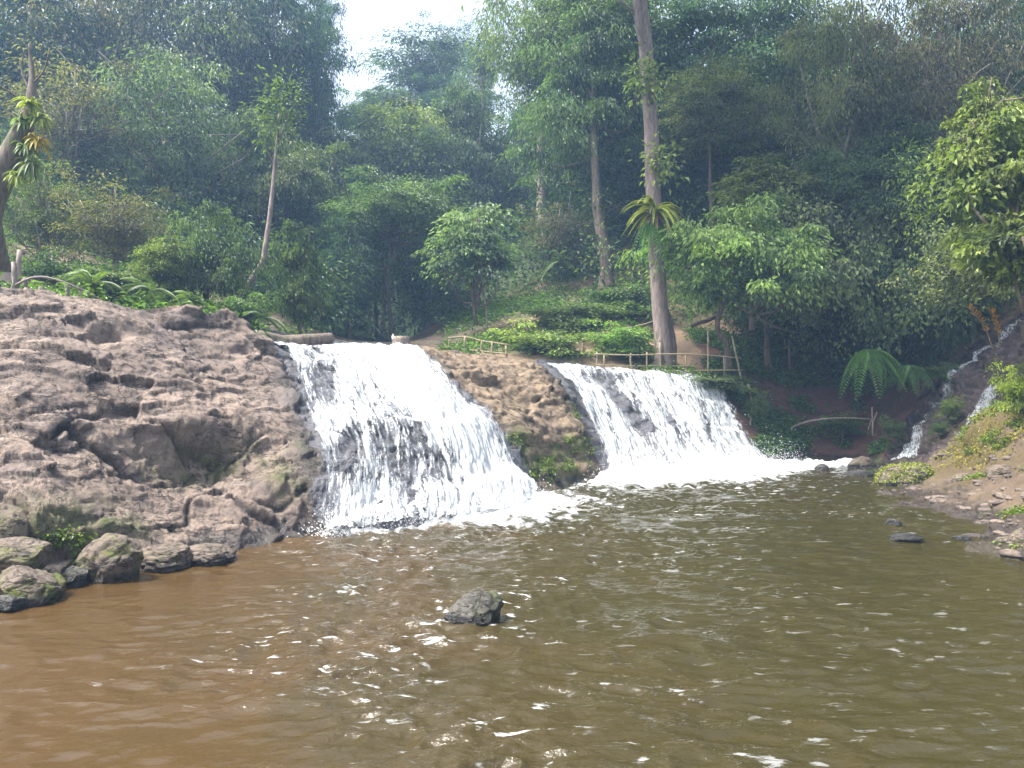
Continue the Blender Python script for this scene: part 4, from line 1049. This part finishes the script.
# ------------------------------------------------------------------ fences, log, stump
def pole(b, p, q, r0, r1=None, n=5, wob=.08):
    p, q = np.asarray(p, float), np.asarray(q, float)
    s = np.linspace(0, 1, n)[:, None]; path = p + (q - p) * s
    path[1:-1] += np.random.default_rng(int(abs(p[0] * 977 + q[2] * 131)) % 9999).normal(size=(n - 2, 3)) * r0 * .35
    b.tube(path, np.linspace(r0, r1 or r0, n), 8, wob, 2)
def fence(name, posts, rails, Y, label, mat='bamboo', rp=.03, rr=.021):
    base = P(posts[0][0], posts[0][2], posts[0][3] if len(posts[0]) > 3 else Y)
    e = empty(name, base, label, 'fence')
    for p in posts:
        y = p[3] if len(p) > 3 else Y
        lean = p[4] if len(p) > 4 else 0
        b = MB(); pole(b, P(p[0] + lean, p[2] + 5, y), P(p[0], p[1], y), rp, rp * .9); b.build('post', M[mat], e, loc=base)
    for q in rails:
        b = MB(); b.tube(spline([P(*k) for k in q], 14), rr, 8, .1, 4); b.build('rail', M[mat], e, loc=base)
    return e
fence('bamboo_fence', [(597, 352, 371, 24.1), (604, 354, 373, 24.15), (631, 353, 377, 24.2), (647, 352, 371, 24.3), (660, 342, 372, 24.3), (686, 353, 372, 24.4), (708, 331, 372, 24.5), (724, 355, 374, 24.5), (732, 336, 392, 24.4, 13)],
      [[(594, 354, 24.05), (631, 355, 24.15), (686, 354, 24.35), (741, 358, 24.45)], [(596, 365, 24.05), (650, 366, 24.25), (700, 366, 24.4)], [(600, 371, 24.0), (660, 371, 24.2), (743, 370, 24.4)]], 24.3, 'long weathered bamboo fence above the solid white fall')
fence('bamboo_fence', [(450, 338, 351, 23.5), (465, 337, 353, 23.4), (482, 341, 354, 23.3), (492, 341, 357, 23.2), (506, 346, 358, 23.1)],
      [[(448, 338, 23.5), (466, 337, 23.4), (482, 341, 23.3), (510, 345, 23.1)], [(449, 348, 23.45), (478, 351, 23.3), (508, 354, 23.05)], [(449, 340, 23.5), (465, 352, 23.4)], [(452, 350, 23.5), (466, 338, 23.4)]], 23.3, 'short crossed bamboo railing beyond the mossy outcrop', rp=.035, rr=.025)
fence('bamboo_fence', [(583, 338, 348, 25.8), (604, 331, 342, 26.2), (639, 324, 338, 26.6)], [[(581, 340, 25.8), (604, 333, 26.2), (642, 325, 26.6), (662, 318, 27)]], 26, 'single bamboo handrail climbing the path between the green bushes', rp=.03, rr=.028)
fence('branch_railing', [(14, 262, 296, 14.9, -1), (20, 250, 296, 14.95, -3), (25, 277, 296, 14.9), (41, 287, 300, 14.95), (66, 284, 301, 15.1), (81, 290, 303, 15.2)],
      [[(16, 285, 14.8), (28, 279, 14.8), (42, 277, 14.85), (60, 281, 14.95), (80, 289, 15.1), (99, 299, 15.3)]], 15, 'curved pale branch railing on short posts along the bedrock crest', mat='driftwood', rp=.05, rr=.025)
b = MB(); c = P(2, 279, 15.2); b.box(c, .5, .04, .26, .1); o = b.build('board', M['driftwood'], None, False); tag(o, 'small pale weathered board by the branch railing posts', 'board')
e = empty('fallen_log', P(265, 342, 18.0), 'fallen brown log lying across the top of the nearer fall', 'log')
b = MB(); b.tube(spline([P(258, 336, 17.7), P(285, 342, 18.1), P(308, 341, 18.4), P(331, 338, 18.9)], 24), np.concatenate([np.linspace(.14, .18, 12), np.linspace(.18, .13, 12)]), 14, .14, 9)
b.build('trunk', M['bark'], e, loc=P(265, 342, 18.0))
b = MB(); pole(b, P(691, 326, 26.5), P(721, 315, 26.5), .08, .06); o = b.build('leaning_log', M['bark'], None); tag(o, 'dark log propped slanting behind the fence beside the big trunk', 'log')
# cut stump with a white bottle-sized thing on it
e = empty('tree_stump', P(401, 349, 21.0), 'square-cut pale stump on the lip of the nearer fall', 'stump')
b = MB(); bp = P(401, 350, 21.0); b.tube([bp + np.array([0, 0, z]) for z in (-.1, .1, .28, .37)], [.27, .25, .24, .235], 16, .08, 5); b.build('wood', M['bark_pale'], e, loc=P(401, 349, 21.0))
t = NT('white_plastic'); t.b.inputs['Base Color'].default_value = (.75, .76, .76, 1); t.b.inputs['Roughness'].default_value = .35; M['white'] = t.m
b = MB(); c = P(393, 339.5, 20.9); b.tube([c + np.array([0, 0, z]) for z in (0, .01, .09, .115, .14, .15)], [.03, .035, .035, .015, .014, .013], 12); o = b.build('bottle', M['white'], None); tag(o, 'tiny white bottle standing on the square-cut stump', 'bottle')

# dry stalks, twigs
for i, (pts, lab) in enumerate((([(994, 352, 20), (986, 330, 19.9), (978, 318, 19.8), (969, 308, 19.7)], 'tall dry orange stalk leaning over the trickle rock'), ([(1000, 348, 20), (997, 325, 20), (990, 308, 20)], 'shorter upright dry orange stalk above the trickle rock'))):
    w = [P(*p) for p in pts]
    e = empty('dry_stalk', w[0], lab, 'dry plant')
    b = MB(); b.tube(spline(w, 14), np.linspace(.02, .012, 14), 6); b.build('stem', M['bamboo'], e, loc=w[0])
    rr = np.random.default_rng(i); k = 90; s = spline(w, 40)[rr.integers(12, 40, k)]
    v, f, tn = leaves(s, np.array([0, 0, 1.0]) + .8 * rdir(rr, k), rdir(rr, k), .14, .035, rr.random(k)); leaf_obj('seed_head', v, f, tn, (0.3, .16, .03), e, w[0])
b = MB(); w = P(873, 436, 23.2); pole(b, w, P(872, 407, 23.2), .03, .02); pole(b, P(872, 425, 23.2), P(877, 412, 23.2), .015); pole(b, P(868, 430, 23.2), P(872, 418, 23.2), .015)
tag(b.build('dead_plant', M['bark_pale'], None), 'thin forked dead stem standing at the foot of the earth bank', 'dead stem')
b = MB(); b.tube(spline([P(790, 428, 24.2), P(810, 421, 24), P(840, 418, 23.8), P(870, 419, 23.5)], 14), np.linspace(.035, .02, 14), 7, .15, 2)
tag(b.build('fallen_branch', M['bark_pale'], None), 'long thin fallen branch lying across the red earth bank', 'branch')
b = MB(); b.tube(spline([P(748, 384, 24.3), P(752, 405, 24.0), P(750, 425, 23.5)], 8), .035, 7)
tag(b.build('pole', M['bamboo'], None), 'bamboo pole slanting down from the fence end to the bank', 'pole')

# ------------------------------------------------------------------ loose rocks
import bmesh
def boulder(px, py, w, h, Y, label, mat='boulder', seed=0, ms=0.4, flat=None, name='boulder', cat='rock', group=None, sink=.35, rz=None, wl=0.09):
    bm = bmesh.new(); bmesh.ops.create_icosphere(bm, subdivisions=5, radius=1.0)
    v = np.array([x.co[:] for x in bm.verts]); f = np.array([[x.index for x in q.verts] for q in bm.faces]); bm.free()
    rr = np.random.default_rng(seed)
    u = v.copy()
    for k in range(9):                                        # knock flats off the ball
        d = rr.normal(size=3); d /= np.linalg.norm(d); lim = rr.uniform(.62, .85)
        s = u @ d; over = np.clip(s - lim, 0, None); u = u - d[None] * (over * .85)[:, None]
    u *= (1 + 0.16 * fbm(v * 1.4 + seed, 4, seed) + 0.05 * fbm(v * 5 + seed, 3, seed + 1))[:, None]
    f1_, f2_, ci, of = worley(v * 2.2 + seed, seed + 2); ck = 1 - sstep(0, .12, f2_ - f1_)
    u *= (1 - .05 * ck + .06 * (ci[:, 0] - .5))[:, None]
    W = w / F * Y; Hh = h / F * Y
    dpt = W * rr.uniform(.75, 1.0)
    u = u / (u.max(0) - u.min(0)) * np.array([W, dpt, Hh * (1 + sink)])
    c = P(px, py, Y); c[2] -= Hh * sink / 2
    u -= (u.max(0) + u.min(0)) / 2
    zz = u[:, 2] + c[2]
    m = ms * sstep(-.2, .5, fbm(v * 1.5 + seed + 5, 3, seed)) * 1.2
    o = link(name, make_mesh(name, u, f, M[mat], {'moss': np.clip(m, 0, 1), 'wet': sstep(wl + .07, wl - .02, zz), 'crack': ck * .6}))
    o.location = [float(x) for x in c]
    return tag(o, label, cat, group)
boulder(473, 606, 62, 33, 7.62, 'lone grey mossy boulder standing in the middle of the brown pool', 'boulder_grey', 11, .75, sink=.6)
boulder(112, 556, 62, 46, 9.25, 'rounded tan boulder with mossy rim at the pool edge below the bedrock', 'boulder', 12, .45)
boulder(28, 583, 66, 40, 8.35, 'mossy pale boulder at the corner of the pool', 'boulder', 13, .7)
boulder(14, 552, 60, 26, 8.7, 'flat-topped boulder stacked behind the mossy corner boulder', 'boulder', 14, .3)
boulder(10, 600, 40, 14, 8.05, 'low wet slab in the water under the mossy corner boulder', 'boulder_grey', 15, .3)
boulder(165, 556, 52, 24, 9.85, 'dark wet angular slab next to the rounded tan boulder', 'boulder', 16, .1)
boulder(205, 552, 60, 16, 10.2, 'long low wet ledge stone at the foot of the bedrock', 'boulder', 17, .1)
boulder(75, 573, 24, 14, 8.95, 'small dark stone between the rounded tan boulder and mossy corner boulder', 'boulder_grey', 18, .1)
boulder(272, 385 - 30, 22, 14, 17.6, 'dark knob of rock by the log end at the fall lip', 'boulder_grey', 19, .0)
boulder(310, 346, 16, 8, 18.4, 'small tan stone beside the log at the fall lip', 'boulder', 20, .0)
boulder(804, 466, 5, 7, 21.4, 'small upright dark stone poking from foam below the solid white fall', 'boulder_grey', 21, .0)
boulder(822, 468, 15, 9, 20.9, 'round dark wet rock sitting in the foam below the solid white fall', 'boulder_grey', 22, .0)
boulder(861, 464, 26, 16, 21.5, 'brown boulder where the foam meets the earth bank', 'boulder', 23, .3)
boulder(860, 476, 28, 13, 19.8, 'mossy dark boulder at the end of the shore by the foam', 'boulder_grey', 24, .6)
mossy = boulder(907, 475, 60, 24, 17.9, 'low hummock of yellow-green moss at the water edge', 'boulder', 25, 1.0, name='mossy_rock')
boulder(893, 524, 18, 11, 12.75, 'small pale round rock in the shallow water', 'boulder_grey', 26, .0)
boulder(907, 538, 32, 9, 11.5, 'dark wet rock barely awash in the shallow water', 'boulder_grey', 27, .0, wl=.3)
boulder(963, 539, 18, 7, 11.5, 'small flat grey stone in the shallows near the shore', 'boulder_grey', 28, .0)
boulder(944, 499, 26, 9, 15.0, 'flat pale slab lying on the gravel shore', 'boulder', 29, .05)
boulder(993, 548, 24, 13, 11.2, 'pale tan rock at the shallow shore edge', 'boulder', 30, .1)
boulder(1020, 538, 30, 22, 11.0, 'blocky tan rock on the shore at the frame edge', 'boulder', 31, .2)
boulder(988, 524, 16, 7, 13.0, 'flat dark stone on the shore beside green moss', 'boulder_grey', 32, .1)
boulder(1003, 470, 34, 12, 15.6, 'tan slab below the orange mossy mound', 'boulder', 33, .2)
boulder(965, 478, 26, 9, 16.4, 'small brown slab on the shore below the wider trickle', 'boulder', 34, .15)
boulder(1010, 566, 14, 6, 10.0, 'little grey stone in shallow water by the frame edge', 'boulder_grey', 35, 0)

mv = np.array([v.co[:] for v in mossy.data.vertices]) + np.array(mossy.location)
mv = mv[mv[:, 2] > .05]
scatter('moss', mv[np.random.default_rng(5).choice(len(mv), 420)], 9, .035, .05, .03, (0.15, 0.17, 0.03), 61, .5)
cand = np.where((REG == 8) & (np.hypot(Bf[:, 0] - bX(1005, 17.2), Bf[:, 1] - 17.2) < 1.5) & (fin[:, 2] > .5))[0]
scatter('moss', fin[np.random.default_rng(6).choice(cand, 420)], 9, .07, .07, .035, (0.15, 0.13, 0.025), 62, .5)

# loose gravel on the shore
rr = np.random.default_rng(44)
cand = np.where((REG == 8) & (fin[:, 2] > .03) & (fin[:, 2] < .9) & (fin[:, 0] > 6))[0]
pk = fin[rr.choice(cand, 480)]
bm = bmesh.new(); bmesh.ops.create_icosphere(bm, subdivisions=2, radius=1.0)
sv = np.array([x.co[:] for x in bm.verts]); sf = np.array([[x.index for x in q.verts] for q in bm.faces]); bm.free()
V, Fc, nv = [], [], 0
for p in pk:
    s = .025 + .14 * rr.random() ** 3.5
    q = sv * (1 + .22 * fbm(sv * 1.3 + rr.random() * 90, 2, 3))[:, None] * np.array([s * rr.uniform(.8, 1.5), s * rr.uniform(.8, 1.4), s * rr.uniform(.25, .5)])
    a = rr.random() * 6.28; q = np.stack([q[:, 0] * math.cos(a) - q[:, 1] * math.sin(a), q[:, 0] * math.sin(a) + q[:, 1] * math.cos(a), q[:, 2]], 1) + p
    q[:, 2] -= s * .12; V.append(q); Fc.append(sf + nv); nv += len(q)
V = np.concatenate(V)
tag(link('gravel', make_mesh('gravel', V, np.concatenate(Fc), M['boulder'], {'moss': np.zeros(len(V)), 'wet': sstep(.1, .03, V[:, 2]), 'crack': np.zeros(len(V))})), kind='stuff')

# ------------------------------------------------------------------ damp air
b = MB(); b.box((0, 70, 42.0), 320, 220, 90.0)
t = NT('damp_air'); t.n.remove(t.b)
pv = t.new('ShaderNodeVolumePrincipled'); pv.inputs['Density'].default_value = 0.0019; pv.inputs['Color'].default_value = (0.40, 0.63, 1.0, 1); pv.inputs['Anisotropy'].default_value = 0.25
t.l.new(pv.outputs[0], t.out.inputs['Volume'])
tag(b.build('haze', t.m, None, False), kind='stuff')
